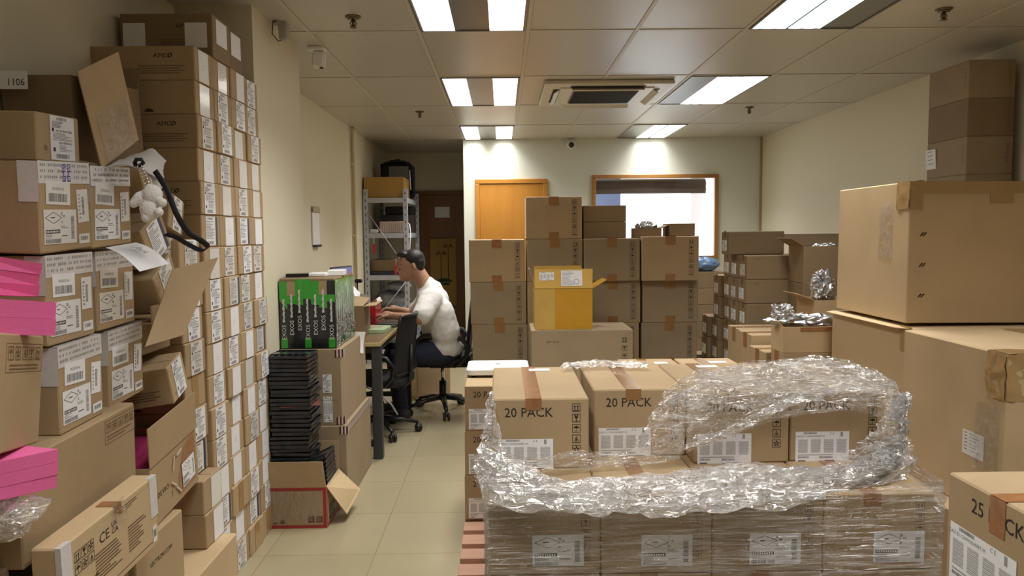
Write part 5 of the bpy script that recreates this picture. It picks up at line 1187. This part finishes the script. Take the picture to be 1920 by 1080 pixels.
# drive trays
def count_word(n):
    a = ['topmost', 'second', 'third', 'fourth', 'fifth', 'sixth', 'seventh', 'eighth', 'ninth', 'tenth', 'eleventh', 'twelfth', 'thirteenth', 'fourteenth', 'fifteenth', 'sixteenth', 'seventeenth', 'eighteenth', 'nineteenth', 'twentieth']
    if n == 0: return a[0]
    if n < 20: return a[n]+' from top'
    t = {2: 'twenty', 3: 'thirty', 4: 'forty'}[(n+1)//10]; u = (n+1) % 10
    return (t+'-'+([None, 'first']+a[1:9])[u] if u else {20: 'twentieth', 30: 'thirtieth', 40: 'fortieth'}[n+1])+' from top'
TRAY = mat('black plastic tray', (.028, .031, .038), .24, coat=.3, bump=.1)
def tray_mb(w_, d_, h_, seed):
    r_ = random.Random(seed); mb = MB(); t = .003
    mb.box((0, 0, t/2), (w_, d_, t), TRAY)
    for (c, s_) in (((0, -d_/2+t/2, h_/2), (w_, t, h_)), ((0, d_/2-t/2, h_/2), (w_, t, h_)), ((-w_/2+t/2, 0, h_/2), (t, d_, h_)), ((w_/2-t/2, 0, h_/2), (t, d_, h_))): mb.box(c, s_, TRAY)
    for k in range(6): mb.box((-w_/2+w_*(k+.5)/6, 0, h_*.45), (.004, d_*.9, h_*.7), TRAY)
    for k in range(8): mb.box((-w_/2+w_*(k+.5)/8, -d_/2-.001, h_*.5), (w_/16, .003, h_*.45), TRAY)
    mb.box((0, 0, h_-.002), (w_*1.03, d_*.3, .002), TRAY)
    return mb.mesh('drive_tray')
tms = [tray_mb(.200, .20, .017, k) for k in range(3)]
z = .012; rnd = random.Random(11)
for k in range(40):
    dz = .0215
    xo = rnd.uniform(-.007, .007)+(.014 if 20 < k < 32 else 0)
    o = link('drive_tray', tms[k % 3], None, TR((-1.073+xo*.7, 3.765+rnd.uniform(-.006, .006), z), (rnd.uniform(-.012, .012), rnd.uniform(-.012, .012), rnd.uniform(-.05, .05)))); z += dz
    tag(o, 'black drive tray, %s in the tall tray stack' % count_word(39-k), 'tray', 'black trays of the tall stack')
mb = MB(); mb.box((0, 0, 0), (.19, .19, .004), mat('dull red tray lid', (.16, .05, .035), .5), bev=.001); tag(mb.build('tray_lid', None, TR((-1.04, 3.765, .012+28*.0215-.003), (0, -.0, .25))), 'reddish lid sticking out of the tall stack of black trays', 'lid')
# red-edged open carton at its foot
rdm = (.300, .30, .210)
rc = open_carton_mb(rdm, K_MID, K_IN).build('open_carton', None, TR((-1.190+.15, 3.635+.15, 0))); tag(rc, 'open carton with red printed border on the floor, holding black trays', 'box')
RED = mat('faded red border print', (.40, .03, .035), .5)
mb = MB(); T = face(rdm, 'front'); ring(mb, -.148, -.103, .148, .103, .014, RED, T); ring(mb, -.134, -.089, .134, .089, .002, INKB, T)
for q in range(2): rect(mb, .055+q*.04, -.075, .088+q*.04, -.042, mat('dark red print', (.16, .04, .03), .5), T)
poly(mb, [(-.085, -.08), (-.06, -.08), (-.06, -.066), (-.0725, -.058), (-.085, -.066)], INKB, T); rect(mb, -.12, -.08, -.098, -.074, INKB, T)
T = face(rdm, 'right'); ring(mb, -.148, -.103, .148, .103, .012, RED, T); rect(mb, -.10, -.05, .08, .0, INKB, T)
mb.build('printed_border', rc)
mb = MB(); mb.sheet(lambda u, v: crumple((-.13+.25*u, -.1525, .035+.155*v), .003, 14), 24, 16, CLEARTAPE); mb.build('clear_tape', rc)
flap(rc, (-.15, -.15, .21), (.15, -.15, .21), (.14, -.165, .345), (-.15, -.165, .345), K_MID); flap(rc, (.02, .15, .21), (.15, .15, .21), (.15, .158, .36), (.02, .158, .36), K_MID)
P = [rc.matrix_world.inverted() @ p for p in (at_x(614, 930, -.872), at_x(632, 885, -.872), at(672, 925, 3.98), at(635, 965, 3.72))]
flap(rc, (.15, -.14, .21), (.15, .14, .21), (.265, .13, .10), (.235, -.08, .045), K_PALE, lab='side flap folded out')
for k in range(14):
    o = link('drive_tray', tms[k % 3], None, TR((-.928-.0005*k, 3.785, .028+k*.0225), (0, -.06-.030*k, 0)) @ Matrix.Diagonal((.40, 1, 1, 1)))
    tag(o, 'leaning black tray in the red-edged carton, %s' % count_word(13-k), 'tray', 'leaning trays in the red-edged carton')

# ================================================================== DESK
DW = mat('light wood desk edge', (.52, .42, .20), .35, coat=.3); DT = mat('brown desk top', (.20, .14, .08), .35, coat=.2)
dk = empty('desk', (-1.177, 5.55, 0), 'long desk with dark steel legs along the left wall where the man works', 'desk'); DZ = .77
mb = MB(); mb.box((0, 0, DZ-.014), (.775, 1.60, .026), DW, bev=.003); mb.box((0, 0, DZ-.0005), (.765, 1.59, .002), DT); mb.build('tabletop', dk)
for i in (-1, 1):
    for j in (-1, 1): mb = MB(); mb.box((i*.355, j*.755, (DZ-.027)/2), (.062, .062, DZ-.027), GREY_MET, bev=.004); mb.build('leg', dk)
for j in (-1, 1): mb = MB(); mb.box((0, j*.755, .10), (.65, .03, .04), GREY_MET); mb.box((0, j*.755, DZ-.05), (.65, .03, .045), GREY_MET); mb.build('crossbar', dk)
mb = MB(); mb.box((.355, 0, DZ-.05), (.03, 1.45, .045), GREY_MET); mb.build('side_rail', dk)
Z = DZ+.001
REDB = mat('red printed box', (.50, .012, .03), .35, coat=.3)
a, b = at(662, 611, 5.60), at(705, 611, 5.60)
rb = empty('red_box', ((a.x+b.x)/2, 5.60+.13, Z), 'glossy red product box on the desk by the man\'s hands', 'box')
mb = MB(); mb.box((0, 0, .075), (b.x-a.x, .26, .15), REDB, bev=.002)
for k, v in enumerate((.10, .045)): rect(mb, -.055, v, -.045, v+.012, WPR, Matrix(((1, 0, 0, 0), (0, 0, -1, -.131), (0, 1, 0, 0), (0, 0, 0, 1)))); rect(mb, -.03, v+.003, .02, v+.009, WPR, Matrix(((1, 0, 0, 0), (0, 0, -1, -.131), (0, 1, 0, 0), (0, 0, 0, 1))))
T = face((b.x-a.x, .26, .15), 'front', .045, -.03)
for k in range(20): poly(mb, [(math.cos(PI*k/10)*.028, math.sin(PI*k/10)*.028), (math.cos(PI*(k+1)/10)*.028, math.sin(PI*(k+1)/10)*.028), (math.cos(PI*(k+1)/10)*.022, math.sin(PI*(k+1)/10)*.022), (math.cos(PI*k/10)*.022, math.sin(PI*k/10)*.022)], INK, T)
mb.build('box_body', rb)
mb = MB(); mb.sheet(lambda u, v: crumple((.06+.05*u, -.13+.2*v, .152+.05*math.sin(u*2.5)), .02, 12), 12, 12, mat('white flap paper', (.85, .78, .80), .4)); mb.build('lid_flap', rb)
oc = open_carton_mb((.26, .26, .21), K_DARK, K_IN).build('open_carton', None, TR((-1.07, 5.12, Z))); tag(oc, 'small open carton on the desk with pale flap, behind the green wrapped box', 'box')
flap(oc, (-.13, -.13, .21), (.13, -.13, .21), (.16, -.02, .255), (-.10, -.0, .29), K_PALE); flap(oc, (.13, -.12, .21), (.13, .12, .21), (.22, .10, .225), (.21, -.09, .215), K_PALE)
mo = empty('monitor', (-1.235, 5.71, Z), 'thin dark monitor standing on the desk behind the green wrapped box', 'monitor', None, (0, 0, R(74)))
mb = MB(); mb.box((0, 0, .315), (.33, .012, .27), BLACK_PL, bev=.004); mb.build('screen_frame', mo)
mb = MB(); mb.box((0, -.0075, .315), (.31, .003, .25), mat('violet grey screen', (.13, .12, .26), .25, emit=(.20, .18, .42, .35))); mb.build('screen', mo)
mb = MB(); mb.box((0, .015, .12), (.04, .02, .24), BLACK_PL); mb.box((0, .02, .008), (.20, .14, .014), BLACK_PL, bev=.004); mb.build('stand', mo)
for k, (px, py, y, w_, d_, rz, t) in enumerate(((650, 548, 5.45, .20, .16, .3, 'crumpled white sheet on top of the desk clutter, left one'), (668, 552, 5.62, .14, .18, -.2, 'white sheet lying on the desk clutter, right one'))):
    p = at(px, py, y); mb = MB(); mb.sheet(lambda u, v: crumple((w_*(u-.5), d_*(v-.5), .03*math.sin(u*5+k)), .035, 9, k), 14, 14, PAPER); tag(mb.build('paper_sheet', None, TR(p, (0, .1, rz))), t, 'paper')
pr_ = empty('desk_printer', (-1.22, 5.42, Z), 'low grey desk machine under the white sheets', 'printer')
mb = MB(); mb.box((0, 0, .075), (.26, .20, .15), mat('grey machine shell', (.30, .31, .34), .4), bev=.012); mb.build('housing', pr_); mb = MB(); mb.box((.0, 0, .155), (.20, .14, .012), BLACK_PL, bev=.003); mb.build('tray', pr_)
p = at_z(722, 611, Z)
mb = MB(); mb.box((0, 0, .006), (.26, .30, .010), mat('dark grey work mat', (.05, .045, .04), .7), bev=.002); mt_ = mb.build('work_mat', None, TR((-.93, 5.66, Z))); tag(mt_, 'dark grey work mat on the desk under the man\'s hands', 'mat')
gd = empty('green_device', (-.915, 5.30, Z), 'pale green handheld device lying at the near end of the desk', 'device', None, (0, 0, -.1))
mb = MB(); extr(mb, rrect(.19, .26, .05), 0, .028, mat('pale green plastic', (.42, .55, .33), .4)); mb.build('housing', gd); mb = MB(); mb.box((-.01, .02, .0285), (.12, .13, .002), mat('pale device screen', (.55, .55, .42), .2)); mb.build('screen', gd)
st = empty('phone_stand', (-1.20, 6.15, Z), 'slim black stand with a small head at the far end of the desk', 'stand')
mb = MB(); mb.cyl((0, 0, 0), (0, 0, .012), .06, BLACK_PL, 20); mb.build('foot', st); mb = MB(); mb.cyl((0, 0, .012), (0, 0, .30), .006, BLACK_PL, 8); mb.build('pole', st); mb = MB(); mb.box((.01, 0, .31), (.06, .05, .03), BLACK_PL, bev=.008); mb.build('head', st)
mb = MB(); mb.sheet(lambda u, v: Vector((.07*(u-.5), -.002+.01*math.sin(v*3), -.13*v)), 6, 12, PAPER); pp = mb.build('paper_slip', None, TR(at(677, 622, 4.50), (0, .15, .9))); tag(pp, 'white printed slip hanging from the corner of the wrapped box', 'paper')

# ================================================================== OFFICE CHAIRS
def chair(loc, rz, label, sc_=1., arms=True, silver=False, ba=.35):
    r = empty('office_chair', loc, label, 'chair', None, (0, 0, rz)); r.scale = (sc_,)*3
    for k in range(5):
        a = 2*PI*k/5+ba; c, s_ = math.cos(a), math.sin(a)
        mb = MB(); mb.tube([(c*.03, s_*.03, .125), (c*.15, s_*.15, .110), (c*.295, s_*.295, .078)], [.026, .022, .015], BLACK_PL, 10, flat=.8); lg = mb.build('base_leg', r)
        mb = MB(); x, y = c*.30, s_*.30; t = Vector((-s_, c, 0))
        for q in (-1, 1): o_ = Vector((x, y, .032))+t*(q*.017); mb.cyl(o_-t*.009, o_+t*.009, .031, BLACK_PL, 18)
        mb.cyl((x, y, .032), (x, y, .08), .008, BLACK_PL, 8); mb.ball((x, y, .052), (.026, .026, .020), BLACK_PL, 12); mb.build('caster', lg)
    mb = MB(); mb.cyl((0, 0, .10), (0, 0, .26), .030, BLACK_PL, 18); mb.build('column_sleeve', r); mb = MB(); mb.cyl((0, 0, .26), (0, 0, .40), .015, CHROME, 14); mb.build('gas_lift', r)
    mb = MB(); mb.box((0, 0, .395), (.20, .16, .035), BLACK_PL, bev=.01); mb.tube([(0, -.06, .39), (0, -.17, .375), (.0, -.22, .38)], .006, BLACK_PL, 8); mb.build('mechanism', r)
    mb = MB()
    extr(mb, rrect(.48, .49, .11), .415, .475, BLACK_FAB, .022); me = mb.build('seat', r)
    mb = MB()
    def bk(u, v):
        y = (u-.5)*.44*(1-.12*abs(2*v-1)**2); zz = .50+.46*v; x = .205+.05*v**1.3+.035*math.sin(v*PI)*0 - .035*(1-(2*u-1)**2)*-1; return Vector((x, y, zz))
    mb.sheet(bk, 16, 16, BLACK_FAB); o = link('backrest', mb.mesh('backrest'), r); so = o.modifiers.new('s', 'SOLIDIFY'); so.thickness = .012
    e = [bk(0, t/10) for t in range(11)]+[bk(t/8, 1) for t in range(1, 9)]+[bk(1, 1-t/10) for t in range(1, 11)]+[bk(1-t/8, 0) for t in range(1, 9)]
    mb = MB(); mb.tube(e, .013, BLACK_PL, 8, cap=False); mb.build('back_frame', r)
    mb = MB(); mb.tube([(.05, 0, .39), (.20, 0, .385), (.25, 0, .43), (.262, 0, .55), (.268, 0, .72)], [.022, .020, .018, .016, .012], BLACK_PL, 10); mb.build('back_support', r)
    if arms:
        for q in (-1, 1):
            y = q*.265
            mb = MB(); mb.tube([(.10, y*.85, .42), (.14, y, .44), (.20, y, .50), (.215, y, .58), (.16, y, .645), (.02, y, .665), (-.14, y, .660), (-.185, y, .625), (-.16, y, .55), (-.09, y, .46), (-.04, y*.85, .42)], [.014, .015, .016, .017, .020, .024, .024, .019, .016, .015, .014], BLACK_PL, 10, flat=1.25); mb.build('armrest', r)
    if silver:
        mb = MB(); mb.tube([(-.22, -.262, .47), (-.08, -.268, .455), (.08, -.268, .40), (.19, -.262, .30), (.235, -.25, .22)], .008, mat('silver trim', (.45, .47, .5), .3, metal=.6), 8); mb.build('silver_trim', r)
    return r
chair((-.50, 6.04, 0), R(2), 'black office chair with loop armrests in which the man sits', ba=R(61.5))
chair((-.91, 5.41, 0), R(-11.6), 'empty black mesh office chair pushed under the desk in front of the man', .92, True, True)

# ================================================================== THE SEATED MAN
SKIN = mat('skin', (.42, .235, .145), .5, var=.06, vscale=20); HAIR = mat('black hair', (.010, .008, .008), .5, bump=.6, bscale=150)
TEE = mat('white t-shirt', (.74, .73, .71), .85, bump=.25, bscale=25); JEAN = mat('navy jeans', (.018, .024, .055), .8, var=.2, vscale=30, bump=.3, bscale=200); SHOE = mat('dark shoe', (.03, .03, .035), .6)
man = empty('person', (-.5, 5.9, 0), 'man in white t-shirt and navy jeans sitting at the desk, looking down at his hands', 'person'); mi_ = Matrix.Translation(-man.location)
def body(name, pieces, m, vox, parent=man, smooth=4):
    mb = MB()
    for p in pieces:
        if p[0] == 'b': mb.ball(mi_ @ Vector(p[1]), p[2], m, 20, None) if len(p) < 4 else mb.ball((0, 0, 0), p[2], m, 20, mi_ @ TR(p[1], p[3]))
        else:
            pts = [mi_ @ Vector(q) for q in p[1]]; mb.tube(pts, p[2], m, 16)
            for q, r_ in zip(pts, p[2] if isinstance(p[2], (list, tuple)) else [p[2]]*len(pts)): mb.ball(q, r_*.985, m, 14)
    o = link(name, mb.mesh(name), parent); rm = o.modifiers.new('r', 'REMESH'); rm.mode = 'VOXEL'; rm.voxel_size = vox; rm.use_smooth_shade = True
    if smooth: s_ = o.modifiers.new('s', 'SMOOTH'); s_.factor = .5; s_.iterations = smooth
    dg = bpy.context.evaluated_depsgraph_get(); me = bpy.data.meshes.new_from_object(o.evaluated_get(dg)); o.modifiers.clear(); o.data = me
    return o
P = lambda x, y, d=5.9: at(x, y, d)
hd = P(773, 497); nk = P(794, 533)
ShN, ElN, WrN, HaN = P(808, 563, 5.715), P(787, 599, 5.56), P(739, 592, 5.60), P(724, 591, 5.62)
ShF, ElF, WrF, HaF = P(806, 560, 6.085), P(776, 590, 6.17), P(750, 581, 6.06), P(736, 579, 6.03)
pel = P(832, 652); KnN, KnF = P(738, 668, 5.76), P(736, 664, 6.03); AnN, AnF = P(752, 758, 5.76), P(748, 750, 6.05)
def hand(w_, h_, sgn):
    """palm and five bent fingers reaching towards -x"""
    d = (h_-w_).normalized(); s_ = Vector((0, 1, 0))*sgn; dn_ = Vector((0, 0, -1)); out = [('t', [w_, w_.lerp(h_, .6), h_], [.024, .031, .033])]
    out.append(('b', h_+d*.01, (.042, .038, .017)))
    for k in range(4):
        b0 = h_+d*.038+s_*(-.028+.019*k); L_ = (.062, .072, .068, .054)[k]
        out.append(('t', [b0, b0+d*L_*.45+dn_*.006, b0+d*L_*.75+dn_*.022, b0+d*L_*.92+dn_*.042], [.0095, .0088, .008, .007]))
    t0 = h_-d*.012+s_*-.034
    out.append(('t', [t0, t0+s_*-.018+d*.03+dn_*.01, t0+s_*-.012+d*.062+dn_*.026], [.012, .0105, .0085]))
    return out
pieces = [('b', P(770, 495), (.088, .074, .105), (0, -.3, 0)), ('b', P(762, 514), (.060, .058, .060)), ('b', P(757, 523), (.030, .034, .022)),
          ('t', [P(749.5, 497), P(745.5, 506), P(749, 509)], [.009, .013, .011]), ('b', P(751, 489), (.028, .058, .016)), ('b', P(751, 516), (.015, .025, .011)),
          ('t', [P(782, 508), P(792, 524), P(803, 548)], [.060, .062, .075]), ('b', P(776, 500, 5.825), (.016, .012, .031), (0, -.25, 0)), ('b', P(776, 500, 5.975), (.016, .012, .031), (0, -.25, 0)),
          ('t', [P(812, 570), P(822, 605), pel], [.09, .10, .11]), ('t', [ShN.lerp(ShF, .2), ShF.lerp(ShN, .2)], .045), ('t', [ShN.lerp(ElN, .25), ElN], [.046, .040]), ('t', [ElN, ElN.lerp(WrN, .35), WrN], [.040, .041, .026]),
          ('t', [ShF.lerp(ElF, .25), ElF], [.046, .040]), ('t', [ElF, ElF.lerp(WrF, .35), WrF], [.040, .041, .026]),
          ('t', [pel+Vector((0, -.09, 0)), KnN, AnN], [.09, .055, .038]), ('t', [pel+Vector((0, .09, 0)), KnF, AnF], [.09, .055, .038])] + hand(WrN, HaN, 1) + hand(WrF, HaF, -1)
bd = body('body', pieces, SKIN, .0055, smooth=2)
sh = body('t_shirt', [('b', P(812, 566), (.130, .205, .130), (0, .5, 0)), ('b', P(812, 545), (.075, .11, .085), (0, .6, 0)), ('t', [P(808, 568), P(820, 600), P(829, 632), P(832, 650)], [.130, .142, .148, .145]), ('t', [P(823, 585, 5.80), P(835, 625, 5.80)], .12), ('t', [P(823, 585, 6.0), P(835, 625, 6.0)], .12),
      ('t', [ShN+Vector((0, .03, .005)), ShN.lerp(ElN, .80)], [.095, .078]), ('t', [ShF+Vector((0, -.03, .005)), ShF.lerp(ElF, .80)], [.095, .078]), ('t', [P(801, 535), P(805, 553)], [.074, .105]), ('b', P(836, 648), (.15, .20, .12))], TEE, .009, smooth=14)
tx = bpy.data.textures.new('folds', 'CLOUDS'); tx.noise_scale = .07
dm = sh.modifiers.new('d', 'DISPLACE'); dm.texture = tx; dm.strength = .012; dm.mid_level = .5
body('jeans', [('b', pel+Vector((0, 0, -.035)), (.15, .185, .085)), ('t', [pel+Vector((-.02, -.09, -.02)), P(775, 662, 5.79), KnN, P(744, 700, 5.76), AnN], [.105, .092, .074, .066, .056]), ('t', [pel+Vector((-.02, .09, -.02)), P(775, 660, 6.02), KnF, P(742, 700, 6.04), AnF], [.105, .092, .074, .066, .056])], JEAN, .009)
for A_ in (AnN, AnF):
    body('shoe', [('t', [Vector((A_.x+.03, A_.y, .05)), Vector((A_.x-.06, A_.y, .045)), Vector((A_.x-.16, A_.y, .034))], [.048, .044, .032]), ('t', [Vector((A_.x, A_.y, .06)), Vector((A_.x, A_.y, A_.z-.02))], [.048, .045])], SHOE, .007)
body('hair', [('b', P(775, 485), (.090, .080, .078), (0, -.15, 0)), ('b', P(786, 492), (.050, .072, .062)), ('b', P(758, 477), (.056, .066, .034), (0, .15, 0)), ('b', P(788, 503), (.034, .060, .040)), ('b', P(772, 492, 5.835), (.012, .012, .030)), ('b', P(747, 478), (.016, .050, .016))], HAIR, .006, smooth=6)
mb = MB()
for q in (-1, 1): mb.ball(mi_ @ (P(752, 496)+Vector((.002, q*.030, 0))), (.008, .013, .006), mat('dark eyes', (.02, .015, .012), .3), 10)
mb.build('eyes', man)
mb = MB()
for q in (-1, 1): mb.tube([mi_ @ (P(749.5, 489)+Vector((.0, q*.018, 0))), mi_ @ (P(751, 488)+Vector((.012, q*.048, 0)))], .005, HAIR, 6)
mb.build('eyebrows', man)
mb = MB(); mb.ball(mi_ @ P(749.5, 515.5), (.009, .020, .005), mat('lips', (.30, .11, .09), .5), 10); mb.build('mouth', man)

# ================================================================== SHELF RACK in the recess
RX0, RX1, RY0, RY1 = -1.555, -1.06, 8.42, 9.58
rk = empty('shelf_rack', (-1.307, 9.0, 0), 'pale grey metal shelf rack in the recess beside the dark door', 'rack'); ri = Matrix.Translation(-rk.location)
for x in (RX0+.025, RX1-.025):
    for y in (RY0+.02, RY1-.02):
        mb = MB(); mb.box((x, y, .985), (.05, .04, 1.97), RACK_MET, ri, bev=.003)
        for k in range(24): mb.box((x, y-.0205, .08+k*.08), (.008, .002, .03), mat('dark slot', (.05, .05, .06), .6), ri)
        mb.build('upright', rk)
shz = [.16, .58, 1.00, 1.475, 1.87]
for z_ in shz:
    mb = MB(); mb.box(((RX0+RX1)/2, 9.0, z_-.006), (.45, 1.12, .008), RACK_MET, ri); mb.box(((RX0+RX1)/2, RY0+.012, z_-.028), (.40, .018, .055), RACK_MET, ri); mb.box((RX1-.012, 9.0, z_-.028), (.018, 1.08, .055), RACK_MET, ri); mb.build('shelf', rk)
mb = MB(); mb.tube([ri @ Vector((RX0+.04, RY0-.006, 1.72)), ri @ Vector((RX1-.04, RY0-.006, 1.10))], .012, RACK_MET, 6, flat=.4); mb.build('brace', rk)
mb = MB(); mb.tube([ri @ Vector((RX1-.04, RY0-.006, .92)), ri @ Vector((RX0+.04, RY0-.006, .40))], .012, RACK_MET, 6, flat=.4); mb.build('brace', rk)
zt = shz[4]
carton('carton', (-1.325, 8.70, zt), (.45, .50, .235), 'brown carton on the top shelf of the rack, under the black case', None, kraft('ochre board', (.40, .24, .075)))
su = empty('suitcase', (-1.27, 9.16, zt+.0), 'black soft case with grey front, standing on top of the rack behind the carton', 'suitcase')
BN = mat('black nylon', (.010, .012, .020), .7, bump=.3, bscale=80)
mb = MB(); mb.box((0, .06, .235), (.40, .26, .47), BN, bev=.06); mb.build('case_body', su)
mb = MB(); mb.box((.03, -.075, .31), (.24, .012, .20), mat('grey case panel', (.14, .14, .14), .6), bev=.005); mb.build('front_panel', su)
mb = MB(); mb.tube([(-.19, -.05, .42), (-.05, -.05, .475), (.1, -.05, .465), (.185, -.06, .40), (.20, -.07, .25), (.205, -.07, .05)], .026, BN, 10, flat=.6); mb.build('strap', su)
mb = MB(); mb.tube([(-.03, .02, .47), (-.02, .02, .495), (.03, .02, .495), (.04, .02, .47)], .008, BN, 8); mb.build('handle', su)
mb = MB(); mb.tube([(.165, -.10, .36), (.17, -.11, .25), (.175, -.11, .12)], .007, PAPER, 6); mb.build('tag_strip', su)
def rb_(name, x, y, z_, d, m, label, cat, bev=.004): mb = MB(); mb.box((0, 0, d[2]/2), d, m, bev=bev); return tag(mb.build(name, None, TR((x, y, z_+.0005))), label, cat)
def rib_block(x, y, z_, label):
    r = empty('foam_block', (x, y, z_+.0005), label, 'foam'); FO = mat('cream foam', (.62, .50, .45), .7)
    mb = MB(); mb.box((0, 0, .065), (.30, .22, .13), FO, bev=.004)
    for k in range(12): mb.box((-.1375+k*.025, -.113, .065), (.013, .008, .125), FO, bev=.003)
    mb.build('ribbed_block', r); mb = MB(); mb.tube([(.15, -.10, .12), (.19, -.11, .10), (.20, -.12, 0), (.19, -.13, -.15), (.185, -.135, -.26)], .012, PAPER, 6, flat=.3); mb.build('paper_strip', r)
rib_block(-1.24, 8.62, shz[3], 'cream ribbed foam block on the rack shelf with a white strip hanging down')
rb_('dark_box', -1.25, 9.15, shz[3], (.36, .30, .22), mat('dark brown case', (.05, .035, .03), .6), 'dark brown case behind the ribbed foam on the rack', 'box')
rb_('printer', -1.24, 9.20, shz[3]+.221, (.34, .28, .10), BLACK_PL, 'black flat machine on the dark brown case in the rack', 'printer', .01)
rb_('white_gadget', -1.455, 8.53, shz[3], (.10, .10, .045), WHITE_PL, 'small white gadget at the left end of the ribbed foam shelf', 'gadget', .01)
carton('carton', (-1.33, 8.72, shz[2]+.04), (.34, .40, .13), 'flat brown carton on the middle rack shelf', None, K_DARK)
rb_('dark_tray', -1.32, 8.72, shz[2], (.38, .46, .038), mat('dark blue tray', (.04, .04, .06), .5), 'dark tray under the flat brown carton on the middle rack shelf', 'tray')
for (x, y, z_, t) in ((RX0+.115, RY0-.03, 1.30, 'red tagged tool hanging at the upper left of the rack'), (RX1-.14, RY0-.03, 1.06, 'red tagged tool hanging on the rack in front of the flat carton')):
    r = empty('hanging_tag', (x, y, z_), t, 'tag'); mb = MB(); mb.box((0, 0, .0), (.035, .012, .10), mat('red tag', (.45, .03, .04), .4), bev=.004); mb.build('tag_body', r); mb = MB(); mb.tube([(0, 0, .05), (0, .01, .09), (0, .02, .13)], .003, WPR, 5); mb.build('cord', r)
rb_('black_post', -1.20, 9.30, shz[2], (.06, .06, .44), BLACK_PL, 'black upright post-like unit at the back of the rack', 'unit')
for k, (x, y, z_, r3, sd) in enumerate(((-1.30, 8.75, shz[1]+.12, (.20, .26, .115), 2), (-1.20, 8.62, shz[1]+.285, (.14, .16, .055), 5), (-1.30, 8.75, shz[0]+.15, (.20, .26, .14), 8))):
    blob('plastic_bundle', (x, y, z_), r3, mat('grey plastic bundle', (.26, .26, .28), .35, var=.3, vscale=9, bump=.6, bscale=30), .18, 1.8, sd, ['grey plastic wrapped bundle on the low rack shelf behind the man', 'small grey plastic bundle on top of the larger bundle in the rack', 'grey plastic wrapped bundle on the lowest rack shelf'][k], 'bundle', 36)
carton('carton', (-.66, 6.62, 0), (.30, .26, .36), 'plain carton on the floor behind the occupied chair', None, K_MID, (0, 0, .35))
